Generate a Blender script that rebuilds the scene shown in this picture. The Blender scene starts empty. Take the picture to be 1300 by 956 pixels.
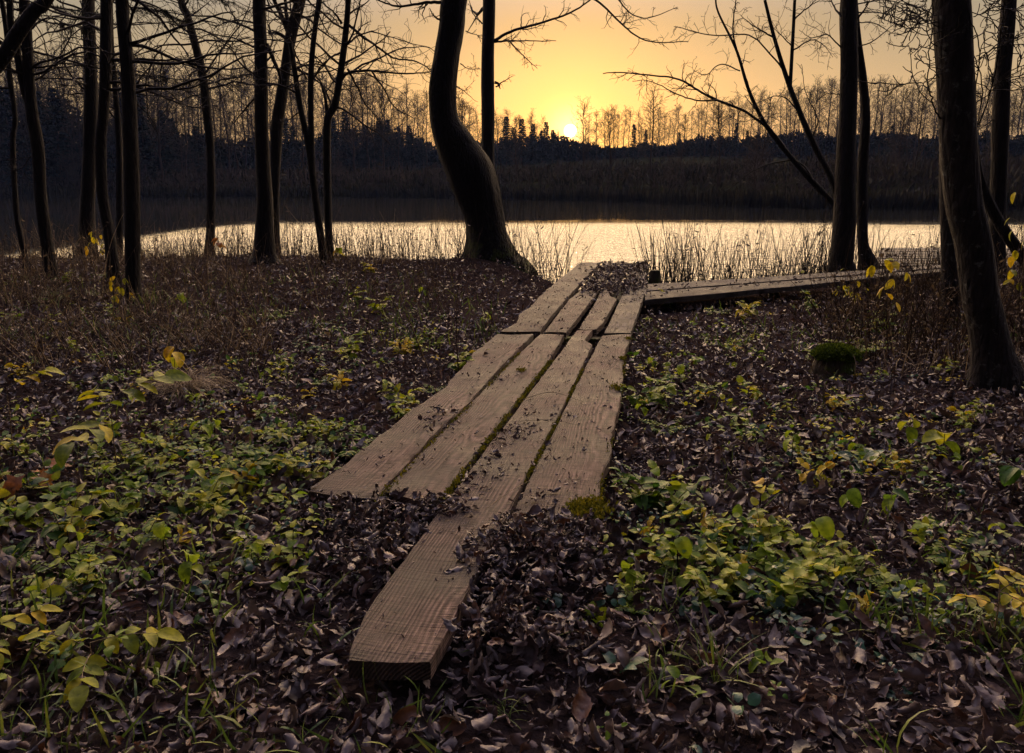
import bpy, math, random
import numpy as np
from math import radians, sin, cos, pi, tan

rng = np.random.default_rng(7)
random.seed(7)
scene = bpy.context.scene
COL = scene.collection

# ------------------------------------------------------------------ camera model
F = 1011.0                       # focal length in photograph pixels (1300 wide)
PX0, PY0 = 650.0, 433.0          # optical centre
CAMH = 1.2
PITCH = radians(11.3)
CAM = np.array([0.0, 0.0, CAMH])

def ray(px, py):
    x = (px - PX0) / F
    v = (PY0 - py) / F
    return np.array([x, cos(PITCH) + v * sin(PITCH), -sin(PITCH) + v * cos(PITCH)])

def on_z(px, py, z):
    d = ray(px, py)
    return CAM + d * ((z - CAMH) / d[2])

def on_y(px, py, Y):
    d = ray(px, py)
    return CAM + d * (Y / d[1])

# ------------------------------------------------------------------ numpy noise
_perm = np.random.default_rng(3).random((64, 64))
def vnoise(x, y):
    x = np.asarray(x, float); y = np.asarray(y, float)
    xi = np.floor(x).astype(int); yi = np.floor(y).astype(int)
    fx = x - xi; fy = y - yi
    fx = fx * fx * (3 - 2 * fx); fy = fy * fy * (3 - 2 * fy)
    a = _perm[xi % 64, yi % 64]; b = _perm[(xi + 1) % 64, yi % 64]
    c = _perm[xi % 64, (yi + 1) % 64]; d = _perm[(xi + 1) % 64, (yi + 1) % 64]
    return (a * (1 - fx) + b * fx) * (1 - fy) + (c * (1 - fx) + d * fx) * fy
def fbm(x, y, o=3):
    s = 0; a = 1; t = 0
    for k in range(o):
        s = s + a * vnoise(x * 2 ** k + 17 * k, y * 2 ** k + 5 * k); t += a; a *= .5
    return s / t
def sstep(a, b, x):
    t = np.clip((np.asarray(x, float) - a) / (b - a), 0, 1)
    return t * t * (3 - 2 * t)

# ------------------------------------------------------------------ ground shape
WATER = -0.45
_sh = [(-900, 336), (0, 334), (300, 327), (480, 330), (580, 338), (690, 350), (735, 362), (830, 371), (960, 363), (1040, 347), (1120, 341), (1300, 336), (2200, 330)]
_shp = np.array([on_z(a, b, -0.12) for a, b in _sh])
def shore_y(x):
    return np.interp(x, _shp[:, 0], _shp[:, 1])
_fs = [(-2500, 250), (-300, 249), (0, 249), (500, 251), (870, 257), (1100, 263), (1300, 265), (2600, 268)]
_fsp = np.array([on_z(a, b, WATER) for a, b in _fs])
def far_y(x):
    return np.interp(x, _fsp[:, 0], _fsp[:, 1])

def gz(x, y):
    x = np.asarray(x, float); y = np.asarray(y, float)
    near = 0.05 * (fbm(x * 1.3 + 9, y * 1.3, 3) - .5) + 0.10 * (fbm(x * .35, y * .35 + 4, 2) - .5)
    near = near - 0.13 * sstep(5.5, 9.5, y) * sstep(-1.5, 1.0, x) - 0.03
    bx, by = BIGX, BIGY
    near = near + 0.16 * np.exp(-(((x - bx) / 1.0) ** 2 + ((y - by) / 1.0) ** 2))
    d = y - shore_y(x)
    z = near - 0.75 * sstep(-0.5, 1.1, d) - 0.8 * sstep(1.0, 6, d)
    f = y - far_y(x)
    far = -0.6 + 1.4 * sstep(0, 6, f) + 4.2 * np.clip((f - 6) / 80, 0, 3)
    far = far + 0.25 * (fbm(x * .2, y * .2, 2) - .5)
    return np.where(f > -3, np.where(f > 0, far, -1.6 + 1.0 * sstep(-3, 0, f)), z)
BIGX, BIGY = on_z(622, 338, -0.05)[:2]

def ground_at(px, py):
    z = 0.0
    for _ in range(12):
        p = on_z(px, py, z); z = .5 * z + .5 * float(gz(p[0], p[1]))
    q = on_z(px, py, -0.12)
    if q[1] > shore_y(q[0]) - .5 or p[1] > q[1] + .6: p = q
    p[2] = float(gz(p[0], p[1]))
    return p

# ------------------------------------------------------------------ object helpers
class MB:
    def __init__(s): s.v = []; s.f = []; s.m = []; s.t = []; s.n = 0
    def add(s, v, f, mat=0, tint=0.5):
        v = np.asarray(v, float).reshape(-1, 3); f = np.asarray(f, int)
        s.v.append(v); s.f.append(f + s.n); s.m.append(np.full(len(f), mat))
        s.t.append(np.broadcast_to(np.asarray(tint, float), (len(v),)).copy()); s.n += len(v)
    def build(s, name, mats, parent=None, smooth=True, origin=None):
        me = bpy.data.meshes.new(name)
        V = np.concatenate(s.v)
        if origin is not None: V = V - np.asarray(origin)
        me.vertices.add(len(V)); me.vertices.foreach_set('co', V.ravel())
        lens = np.concatenate([np.full(len(f), f.shape[1]) for f in s.f])
        loops = np.concatenate([f.ravel() for f in s.f])
        me.loops.add(len(loops)); me.loops.foreach_set('vertex_index', loops)
        st = np.concatenate([[0], np.cumsum(lens)[:-1]])
        me.polygons.add(len(lens)); me.polygons.foreach_set('loop_start', st)
        me.polygons.foreach_set('material_index', np.concatenate(s.m))
        me.polygons.foreach_set('use_smooth', np.full(len(lens), smooth))
        at = me.attributes.new('tint', 'FLOAT', 'POINT'); at.data.foreach_set('value', np.concatenate(s.t))
        me.update(); me.validate()
        for m in (mats if isinstance(mats, (list, tuple)) else [mats]): me.materials.append(m)
        o = bpy.data.objects.new(name, me); COL.objects.link(o)
        if origin is not None and parent is None: o.location = origin
        if parent is not None: o.parent = parent
        return o

def tag(o, label=None, cat=None, group=None, kind=None):
    if label: o['label'] = label
    if cat: o['category'] = cat
    if group: o['group'] = group
    if kind: o['kind'] = kind
    return o
def thing(name, loc, label, cat, group=None):
    o = bpy.data.objects.new(name, None); o.empty_display_size = .1; COL.objects.link(o)
    o.location = loc
    return tag(o, label, cat, group)

def tube(mb, P, R, sides=6, mat=0, tint=.5, wob=0.0, seed=0, cap=False):
    P = np.asarray(P, float); n = len(P); R = np.broadcast_to(np.asarray(R, float), (n,))
    T = np.gradient(P, axis=0); T /= np.linalg.norm(T, axis=1)[:, None] + 1e-9
    ref = np.array([0, 1.0, 0]) if abs(T[:, 1]).mean() < .8 else np.array([1.0, 0, 0])
    A = np.cross(T, ref); A /= np.linalg.norm(A, axis=1)[:, None] + 1e-9
    B = np.cross(T, A)
    a = np.arange(sides) * 2 * pi / sides
    rr = R[:, None] * np.ones(sides)[None, :]
    if wob:
        L = np.concatenate([[0], np.cumsum(np.linalg.norm(np.diff(P, axis=0), axis=1))])
        g = fbm(np.cos(a)[None, :] * 3.1 + seed + 20 + L[:, None] * .8, np.sin(a)[None, :] * 3.1 + L[:, None] * 1.7 + 20, 3) - .5
        rr = rr * (1 + wob * 2 * g)
    V = P[:, None, :] + rr[:, :, None] * (np.cos(a)[None, :, None] * A[:, None, :] + np.sin(a)[None, :, None] * B[:, None, :])
    i = np.arange(n - 1)[:, None] * sides; j = np.arange(sides)[None, :]; k = (j + 1) % sides
    f = np.stack([i + j, i + k, i + sides + k, i + sides + j], -1).reshape(-1, 4)
    mb.add(V.reshape(-1, 3), f, mat, tint)
    if cap:
        c = np.vstack([V[-1], P[-1][None]]); jj = np.arange(sides)
        mb.add(c, np.stack([jj, (jj + 1) % sides, np.full(sides, sides)], -1), mat, tint)

def smooth_line(P, n):
    """Catmull-Rom resample of control rows (any width)"""
    P = np.asarray(P, float)
    Q = np.vstack([2 * P[0] - P[1], P, 2 * P[-1] - P[-2]])
    t = np.linspace(0, len(P) - 1 - 1e-6, n); i = t.astype(int); u = (t - i)[:, None]
    p0, p1, p2, p3 = Q[i], Q[i + 1], Q[i + 2], Q[i + 3]
    return .5 * (2 * p1 + (p2 - p0) * u + (2 * p0 - 5 * p1 + 4 * p2 - p3) * u ** 2 + (3 * p1 - p0 - 3 * p2 + p3) * u ** 3)

# ------------------------------------------------------------------ materials
def newmat(name):
    m = bpy.data.materials.new(name); m.use_nodes = True
    nt = m.node_tree; nt.nodes.clear()
    out = nt.nodes.new('ShaderNodeOutputMaterial')
    return m, nt, out
def N(nt, typ, **kw):
    n = nt.nodes.new(typ)
    for k, v in kw.items():
        if k.startswith('i_'):
            key = k[2:]
            n.inputs[int(key) if key.isdigit() else key.replace('_', ' ')].default_value = v
        else: setattr(n, k, v)
    return n
def ramp(nt, stops):
    n = nt.nodes.new('ShaderNodeValToRGB'); e = n.color_ramp.elements
    while len(e) < len(stops): e.new(.5)
    for el, (p, c) in zip(e, stops): el.position = p; el.color = (*c, 1)
    return n
def L(nt, a, b): nt.links.new(a, b)

def leaf_mat(name, stops, trans=.35, rough=.5, under=None, spec=.4, veins=True):
    m, nt, out = newmat(name)
    at = N(nt, 'ShaderNodeAttribute', attribute_name='tint')
    geo = N(nt, 'ShaderNodeNewGeometry')
    no = N(nt, 'ShaderNodeTexNoise', i_Scale=45.0, i_Detail=3.0)
    tc = N(nt, 'ShaderNodeTexCoord'); L(nt, tc.outputs['Object'], no.inputs['Vector'])
    ad = N(nt, 'ShaderNodeMath', operation='MULTIPLY_ADD', i_1=.24, i_2=-.12); L(nt, no.outputs['Fac'], ad.inputs[0])
    sm = N(nt, 'ShaderNodeMath', operation='ADD'); L(nt, at.outputs['Fac'], sm.inputs[0]); L(nt, ad.outputs[0], sm.inputs[1])
    r = ramp(nt, stops); L(nt, sm.outputs[0], r.inputs[0])
    mv = N(nt, 'ShaderNodeMapRange', i_1=.3, i_2=.7, i_3=.62, i_4=1.3); L(nt, no.outputs['Fac'], mv.inputs[0])
    sv = N(nt, 'ShaderNodeVectorMath', operation='SCALE'); L(nt, r.outputs[0], sv.inputs[0]); L(nt, mv.outputs[0], sv.inputs['Scale'])
    col = sv.outputs[0]
    if under:
        mx = N(nt, 'ShaderNodeMix', data_type='RGBA'); mx.inputs[7].default_value = (*under, 1)
        L(nt, col, mx.inputs[6])
        mm = N(nt, 'ShaderNodeMath', operation='MULTIPLY', i_1=.5); L(nt, geo.outputs['Backfacing'], mm.inputs[0]); L(nt, mm.outputs[0], mx.inputs[0])
        col = mx.outputs[2]
    p = N(nt, 'ShaderNodeBsdfPrincipled', i_Roughness=rough); p.inputs['Specular IOR Level'].default_value = spec
    L(nt, col, p.inputs['Base Color'])
    bp = N(nt, 'ShaderNodeBump', i_Strength=.9, i_Distance=.004); L(nt, no.outputs['Fac'], bp.inputs['Height']); L(nt, bp.outputs[0], p.inputs['Normal'])
    if trans > 0:
        tr = N(nt, 'ShaderNodeBsdfTranslucent'); L(nt, col, tr.inputs['Color'])
        ms = N(nt, 'ShaderNodeMixShader', i_0=trans); L(nt, p.outputs[0], ms.inputs[1]); L(nt, tr.outputs[0], ms.inputs[2])
        L(nt, ms.outputs[0], out.inputs[0])
    else: L(nt, p.outputs[0], out.inputs[0])
    return m

M_LITTER = leaf_mat('leaf_litter', [(0, (.016, .009, .009)), (.2, (.05, .030, .030)), (.38, (.085, .055, .058)), (.5, (.06, .028, .020)), (.62, (.14, .060, .026)), (.74, (.12, .085, .085)), (.88, (.20, .145, .105)), (1, (.32, .25, .19))], trans=.06, rough=.5, under=(.10, .08, .082), spec=.45)
M_GREEN = leaf_mat('green_leaf', [(0, (.016, .05, .012)), (.35, (.055, .13, .014)), (.7, (.19, .27, .014)), (1, (.38, .35, .014))], trans=.4, spec=.22)
M_TEAL = leaf_mat('blue_green_leaf', [(0, (.015, .05, .03)), (.6, (.035, .10, .055)), (1, (.10, .17, .06))], trans=.25, rough=.4)
M_YELLOW = leaf_mat('yellow_leaf', [(0, (.12, .17, .012)), (.4, (.30, .30, .012)), (.75, (.52, .41, .012)), (1, (.52, .27, .015))], trans=.42, spec=.2)
M_ORANGE = leaf_mat('orange_leaf', [(0, (.12, .04, .015)), (.5, (.28, .10, .02)), (1, (.36, .17, .03))], trans=.3)
M_DRY = leaf_mat('dry_stalk', [(0, (.022, .014, .010)), (.45, (.07, .043, .026)), (.8, (.20, .14, .075)), (1, (.34, .26, .15))], trans=.12, rough=.7, spec=.2)
M_REED = leaf_mat('dark_reed', [(0, (.012, .008, .006)), (.6, (.03, .02, .012)), (1, (.12, .07, .03))], trans=.03, rough=.7, spec=.2)
M_GRASS = leaf_mat('grass_blade', [(0, (.03, .07, .012)), (.5, (.09, .15, .02)), (1, (.20, .22, .03))], trans=.3)
M_MOSS = leaf_mat('moss', [(0, (.04, .05, .006)), (.5, (.12, .12, .010)), (1, (.26, .21, .015))], trans=.2, rough=.9, spec=.1)
M_MOSSD = leaf_mat('dark_moss', [(0, (.03, .05, .006)), (.5, (.08, .12, .010)), (1, (.16, .20, .02))], trans=.2, rough=.9, spec=.1)
M_TWIG = leaf_mat('twig_bark', [(0, (.010, .007, .006)), (.5, (.018, .013, .011)), (1, (.03, .022, .017))], trans=0, rough=.8, spec=.15)
M_FARB = leaf_mat('bare_twigs', [(0, (.03, .022, .018)), (1, (.075, .05, .036))], trans=.1, rough=.9, spec=.1)
M_FARC = leaf_mat('conifer_needles', [(0, (.005, .009, .007)), (1, (.014, .021, .015))], trans=.05, rough=.9, spec=.1)
M_FARBANK = leaf_mat('bank_growth', [(0, (.010, .009, .006)), (.5, (.024, .020, .011)), (1, (.05, .042, .02))], trans=.1, rough=.9, spec=.1)

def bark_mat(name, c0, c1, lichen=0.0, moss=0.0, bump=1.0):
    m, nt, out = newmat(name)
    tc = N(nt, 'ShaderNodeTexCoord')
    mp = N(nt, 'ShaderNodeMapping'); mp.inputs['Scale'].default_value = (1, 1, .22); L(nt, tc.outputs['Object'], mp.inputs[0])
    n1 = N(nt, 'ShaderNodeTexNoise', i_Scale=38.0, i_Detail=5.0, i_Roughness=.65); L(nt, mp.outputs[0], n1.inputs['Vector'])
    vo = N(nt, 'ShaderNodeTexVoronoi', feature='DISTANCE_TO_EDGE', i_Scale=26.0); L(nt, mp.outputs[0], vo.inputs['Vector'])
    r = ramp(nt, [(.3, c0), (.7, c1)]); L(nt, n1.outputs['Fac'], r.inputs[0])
    col = r.outputs[0]
    def over(col, c, sc, lo, hi, zlim=None):
        n = N(nt, 'ShaderNodeTexNoise', i_Scale=sc, i_Detail=4.0, i_Roughness=.7); L(nt, tc.outputs['Object'], n.inputs['Vector'])
        rr = ramp(nt, [(lo, (0, 0, 0)), (hi, (1, 1, 1))]); L(nt, n.outputs['Fac'], rr.inputs[0])
        fac = rr.outputs[0]
        if zlim:
            sx = N(nt, 'ShaderNodeSeparateXYZ'); L(nt, tc.outputs['Object'], sx.inputs[0])
            mr = N(nt, 'ShaderNodeMapRange', i_1=zlim, i_2=.05, i_3=0.0, i_4=1.0); L(nt, sx.outputs['Z'], mr.inputs[0])
            mu = N(nt, 'ShaderNodeMath', operation='MULTIPLY'); L(nt, fac, mu.inputs[0]); L(nt, mr.outputs[0], mu.inputs[1]); fac = mu.outputs[0]
        mx = N(nt, 'ShaderNodeMix', data_type='RGBA'); mx.inputs[7].default_value = (*c, 1); L(nt, fac, mx.inputs[0]); L(nt, col, mx.inputs[6])
        return mx.outputs[2]
    if lichen: col = over(col, (.11, .11, .095), 16.0, .58, .70)
    if moss: col = over(col, (.07, .09, .012), 6.0, .48, .6, moss)
    p = N(nt, 'ShaderNodeBsdfPrincipled', i_Roughness=.85); p.inputs['Specular IOR Level'].default_value = .2
    L(nt, col, p.inputs['Base Color'])
    sm = N(nt, 'ShaderNodeMath', operation='ADD'); L(nt, n1.outputs['Fac'], sm.inputs[0]); L(nt, vo.outputs['Distance'], sm.inputs[1])
    bp = N(nt, 'ShaderNodeBump', i_Strength=1.0 * bump, i_Distance=.035); L(nt, sm.outputs[0], bp.inputs['Height']); L(nt, bp.outputs[0], p.inputs['Normal'])
    L(nt, p.outputs[0], out.inputs[0])
    return m
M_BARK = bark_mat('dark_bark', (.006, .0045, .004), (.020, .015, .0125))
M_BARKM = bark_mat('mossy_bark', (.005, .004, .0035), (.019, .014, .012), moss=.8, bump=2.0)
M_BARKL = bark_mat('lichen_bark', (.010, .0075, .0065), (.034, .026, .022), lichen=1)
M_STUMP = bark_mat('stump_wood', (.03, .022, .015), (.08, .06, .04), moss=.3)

def wood_mat(name, grey=0.0):
    m, nt, out = newmat(name)
    tc = N(nt, 'ShaderNodeTexCoord'); oi = N(nt, 'ShaderNodeObjectInfo')
    off = N(nt, 'ShaderNodeVectorMath', operation='SCALE'); off.inputs[0].default_value = (31.0, 0.35, 0.11); L(nt, oi.outputs['Random'], off.inputs['Scale'])
    ad = N(nt, 'ShaderNodeVectorMath', operation='ADD'); L(nt, tc.outputs['Object'], ad.inputs[0]); L(nt, off.outputs[0], ad.inputs[1])
    P = ad.outputs[0]
    # wandering pith: growth rings cut by the face make long cathedral arcs
    mpn = N(nt, 'ShaderNodeMapping'); mpn.inputs['Scale'].default_value = (1.3, 3.0, 1.0); L(nt, P, mpn.inputs[0])
    nz = N(nt, 'ShaderNodeTexNoise', i_Scale=1.0, i_Detail=2.0, i_Roughness=.45); L(nt, mpn.outputs[0], nz.inputs['Vector'])
    sub = N(nt, 'ShaderNodeVectorMath', operation='SUBTRACT'); sub.inputs[1].default_value = (.5, .5, .5); L(nt, nz.outputs['Color'], sub.inputs[0])
    sc = N(nt, 'ShaderNodeVectorMath', operation='MULTIPLY'); sc.inputs[1].default_value = (0, .05, .10); L(nt, sub.outputs[0], sc.inputs[0])
    mp2 = N(nt, 'ShaderNodeMapping'); mp2.inputs['Scale'].default_value = (0.0, 1.0, 1.0); mp2.inputs['Location'].default_value = (0, -.16, .05); L(nt, P, mp2.inputs[0])
    a2 = N(nt, 'ShaderNodeVectorMath', operation='ADD'); L(nt, mp2.outputs[0], a2.inputs[0]); L(nt, sc.outputs[0], a2.inputs[1])
    wv = N(nt, 'ShaderNodeTexWave', wave_type='RINGS', rings_direction='X', i_Scale=34.0, i_Distortion=1.6, i_Detail=2.0); wv.inputs['Detail Scale'].default_value = 3.0
    L(nt, a2.outputs[0], wv.inputs['Vector'])
    # fine fibre
    mpf = N(nt, 'ShaderNodeMapping'); mpf.inputs['Scale'].default_value = (9, 240, 60); L(nt, P, mpf.inputs[0])
    fb = N(nt, 'ShaderNodeTexNoise', i_Scale=1.0, i_Detail=3.0); L(nt, mpf.outputs[0], fb.inputs['Vector'])
    # saw marks across
    mps = N(nt, 'ShaderNodeMapping'); mps.inputs['Scale'].default_value = (150, 7, 1); mps.inputs['Rotation'].default_value = (0, 0, .06); L(nt, P, mps.inputs[0])
    sw = N(nt, 'ShaderNodeTexNoise', i_Scale=1.0, i_Detail=1.0); L(nt, mps.outputs[0], sw.inputs['Vector'])
    # stains
    st = N(nt, 'ShaderNodeTexNoise', i_Scale=3.4, i_Detail=6.0, i_Roughness=.68); L(nt, P, st.inputs['Vector'])
    mpk = N(nt, 'ShaderNodeMapping'); mpk.inputs['Scale'].default_value = (5.5, 13, 4); L(nt, P, mpk.inputs[0])
    kn = N(nt, 'ShaderNodeTexVoronoi', i_Scale=1.0); L(nt, mpk.outputs[0], kn.inputs['Vector'])
    r = ramp(nt, [(0, (.048, .028, .021)), (.4, (.165, .106, .084)), (1, (.34, .232, .19))] if not grey else [(0, (.055, .044, .040)), (.4, (.12, .10, .094)), (1, (.20, .172, .165))])
    # rings stand out only where the surface has weathered; elsewhere fibre and saw marks win
    wm = N(nt, 'ShaderNodeTexNoise', i_Scale=2.2, i_Detail=3.0); L(nt, P, wm.inputs['Vector'])
    wk = N(nt, 'ShaderNodeMapRange', i_1=.34, i_2=.60, i_3=.25, i_4=.95); L(nt, wm.outputs['Fac'], wk.inputs[0])
    wr = N(nt, 'ShaderNodeMix', data_type='FLOAT'); L(nt, wk.outputs[0], wr.inputs[0]); L(nt, fb.outputs['Fac'], wr.inputs[2]); L(nt, wv.outputs['Fac'], wr.inputs[3])
    L(nt, wr.outputs[0], r.inputs[0])
    def mul(col, fac, lo, hi, c):
        rr = ramp(nt, [(lo, c), (hi, (1, 1, 1))]); L(nt, fac, rr.inputs[0])
        mx = N(nt, 'ShaderNodeMix', data_type='RGBA', blend_type='MULTIPLY'); mx.inputs[0].default_value = 1; L(nt, col, mx.inputs[6]); L(nt, rr.outputs[0], mx.inputs[7])
        return mx.outputs[2]
    col = mul(r.outputs[0], fb.outputs['Fac'], .3, .62, (.5, .46, .43))
    col = mul(col, sw.outputs['Fac'], .35, .6, (.74, .72, .70))
    fs = N(nt, 'ShaderNodeTexNoise', i_Scale=16.0, i_Detail=5.0, i_Roughness=.75); L(nt, P, fs.inputs['Vector'])
    col = mul(col, fs.outputs['Fac'], .36, .52, (.45, .42, .40))
    col = mul(col, st.outputs['Fac'], .41, .56, (.34, .31, .31))
    col = mul(col, kn.outputs['Distance'], .06, .20, (.22, .17, .14))
    vr = N(nt, 'ShaderNodeMapRange', i_1=0.0, i_2=1.0, i_3=.55, i_4=1.0); L(nt, oi.outputs['Random'], vr.inputs[0])
    vm = N(nt, 'ShaderNodeVectorMath', operation='SCALE'); L(nt, col, vm.inputs[0]); L(nt, vr.outputs[0], vm.inputs['Scale']); col = vm.outputs[0]
    # green-black algae film in patches
    al = N(nt, 'ShaderNodeTexNoise', i_Scale=1.3, i_Detail=5.0, i_Roughness=.6); L(nt, P, al.inputs['Vector'])
    ra = ramp(nt, [(.44, (0, 0, 0)), (.64, (.75, .75, .75))]); L(nt, al.outputs['Fac'], ra.inputs[0])
    mx = N(nt, 'ShaderNodeMix', data_type='RGBA'); mx.inputs[7].default_value = (.060, .048, .036, 1); L(nt, ra.outputs[0], mx.inputs[0]); L(nt, col, mx.inputs[6])
    p = N(nt, 'ShaderNodeBsdfPrincipled', i_Roughness=.6); p.inputs['Specular IOR Level'].default_value = .2
    L(nt, mx.outputs[2], p.inputs['Base Color'])
    rr = ramp(nt, [(.3, (.55, .55, .55)), (.7, (.85, .85, .85))]); L(nt, st.outputs['Fac'], rr.inputs[0]); L(nt, rr.outputs[0], p.inputs['Roughness'])
    h1 = N(nt, 'ShaderNodeMath', operation='MULTIPLY_ADD', i_1=.6); L(nt, wr.outputs[0], h1.inputs[0]); L(nt, fb.outputs['Fac'], h1.inputs[2])
    h2 = N(nt, 'ShaderNodeMath', operation='MULTIPLY_ADD', i_1=.9); L(nt, sw.outputs['Fac'], h2.inputs[0]); L(nt, h1.outputs[0], h2.inputs[2])
    bp = N(nt, 'ShaderNodeBump', i_Strength=1.0, i_Distance=.0055); L(nt, h2.outputs[0], bp.inputs['Height']); L(nt, bp.outputs[0], p.inputs['Normal'])
    L(nt, p.outputs[0], out.inputs[0])
    return m
M_WOOD = wood_mat('weathered_plank'); M_WOODG = wood_mat('grey_plank', 1)

def ground_mat():
    m, nt, out = newmat('forest_soil')
    tc = N(nt, 'ShaderNodeTexCoord')
    n1 = N(nt, 'ShaderNodeTexNoise', i_Scale=26.0, i_Detail=6.0, i_Roughness=.7); L(nt, tc.outputs['Object'], n1.inputs['Vector'])
    vo = N(nt, 'ShaderNodeTexVoronoi', i_Scale=34.0); L(nt, tc.outputs['Object'], vo.inputs['Vector'])
    r = ramp(nt, [(.3, (.014, .010, .009)), (.55, (.035, .025, .024)), (.75, (.065, .046, .04))]); L(nt, n1.outputs['Fac'], r.inputs[0])
    n2 = N(nt, 'ShaderNodeTexNoise', i_Scale=.35, i_Detail=5.0); L(nt, tc.outputs['Object'], n2.inputs['Vector'])
    r2 = ramp(nt, [(.3, (.012, .011, .006)), (.55, (.020, .021, .008)), (.7, (.026, .022, .012))]); L(nt, n2.outputs['Fac'], r2.inputs[0])
    sx = N(nt, 'ShaderNodeSeparateXYZ'); L(nt, tc.outputs['Object'], sx.inputs[0])
    mr = N(nt, 'ShaderNodeMapRange', i_1=25.0, i_2=45.0); L(nt, sx.outputs['Y'], mr.inputs[0])
    mx = N(nt, 'ShaderNodeMix', data_type='RGBA'); L(nt, mr.outputs[0], mx.inputs[0]); L(nt, r.outputs[0], mx.inputs[6]); L(nt, r2.outputs[0], mx.inputs[7])
    p = N(nt, 'ShaderNodeBsdfPrincipled', i_Roughness=.9); p.inputs['Specular IOR Level'].default_value = 0
    L(nt, mx.outputs[2], p.inputs['Base Color'])
    sm = N(nt, 'ShaderNodeMath', operation='ADD'); L(nt, n1.outputs['Fac'], sm.inputs[0]); L(nt, vo.outputs['Distance'], sm.inputs[1])
    bp = N(nt, 'ShaderNodeBump', i_Strength=1.0, i_Distance=.02); L(nt, sm.outputs[0], bp.inputs['Height']); L(nt, bp.outputs[0], p.inputs['Normal'])
    L(nt, p.outputs[0], out.inputs[0])
    return m

def water_mat():
    m, nt, out = newmat('lake_water')
    tc = N(nt, 'ShaderNodeTexCoord')
    mp = N(nt, 'ShaderNodeMapping'); mp.inputs['Scale'].default_value = (1, 2.2, 1); L(nt, tc.outputs['Object'], mp.inputs[0])
    n1 = N(nt, 'ShaderNodeTexNoise', i_Scale=2.2, i_Detail=4.0, i_Roughness=.6); L(nt, mp.outputs[0], n1.inputs['Vector'])
    # the breeze ruffles only the near water; beyond it the lake lies calm
    mpb = N(nt, 'ShaderNodeMapping'); mpb.inputs['Scale'].default_value = (.04, .35, 1); L(nt, tc.outputs['Object'], mpb.inputs[0])
    nb = N(nt, 'ShaderNodeTexNoise', i_Scale=1.0, i_Detail=4.0, i_Roughness=.6); L(nt, mpb.outputs[0], nb.inputs['Vector'])
    sx = N(nt, 'ShaderNodeSeparateXYZ'); L(nt, tc.outputs['Object'], sx.inputs[0])
    yy = N(nt, 'ShaderNodeMath', operation='MULTIPLY_ADD', i_1=11.0); L(nt, nb.outputs['Fac'], yy.inputs[0]); L(nt, sx.outputs['Y'], yy.inputs[2])
    m1 = N(nt, 'ShaderNodeMapRange', interpolation_type='SMOOTHSTEP', i_1=32.5, i_2=42.0, i_3=1.0, i_4=.045); L(nt, yy.outputs[0], m1.inputs[0])
    m2 = N(nt, 'ShaderNodeMapRange', interpolation_type='SMOOTHSTEP', i_1=-13.0, i_2=-9.5, i_3=.10, i_4=1.0); L(nt, sx.outputs['X'], m2.inputs[0])
    mm = N(nt, 'ShaderNodeMath', operation='MULTIPLY'); L(nt, m1.outputs[0], mm.inputs[0]); L(nt, m2.outputs[0], mm.inputs[1])
    # a thin ruffled streak along the far bank
    ta = N(nt, 'ShaderNodeAttribute', attribute_name='tint'); mk = N(nt, 'ShaderNodeMath', operation='MAXIMUM'); L(nt, mm.outputs[0], mk.inputs[0]); L(nt, ta.outputs['Fac'], mk.inputs[1])
    st = N(nt, 'ShaderNodeMath', operation='MULTIPLY', i_1=WAVE); L(nt, mk.outputs[0], st.inputs[0])
    bp = N(nt, 'ShaderNodeBump', i_Distance=.25); L(nt, n1.outputs['Fac'], bp.inputs['Height']); L(nt, st.outputs[0], bp.inputs['Strength'])
    p = N(nt, 'ShaderNodeBsdfPrincipled', i_Roughness=.05, i_IOR=1.33); p.inputs['Base Color'].default_value = (.012, .013, .014, 1)
    L(nt, bp.outputs[0], p.inputs['Normal'])
    L(nt, p.outputs[0], out.inputs[0])
    return m
WAVE = .3

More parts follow.
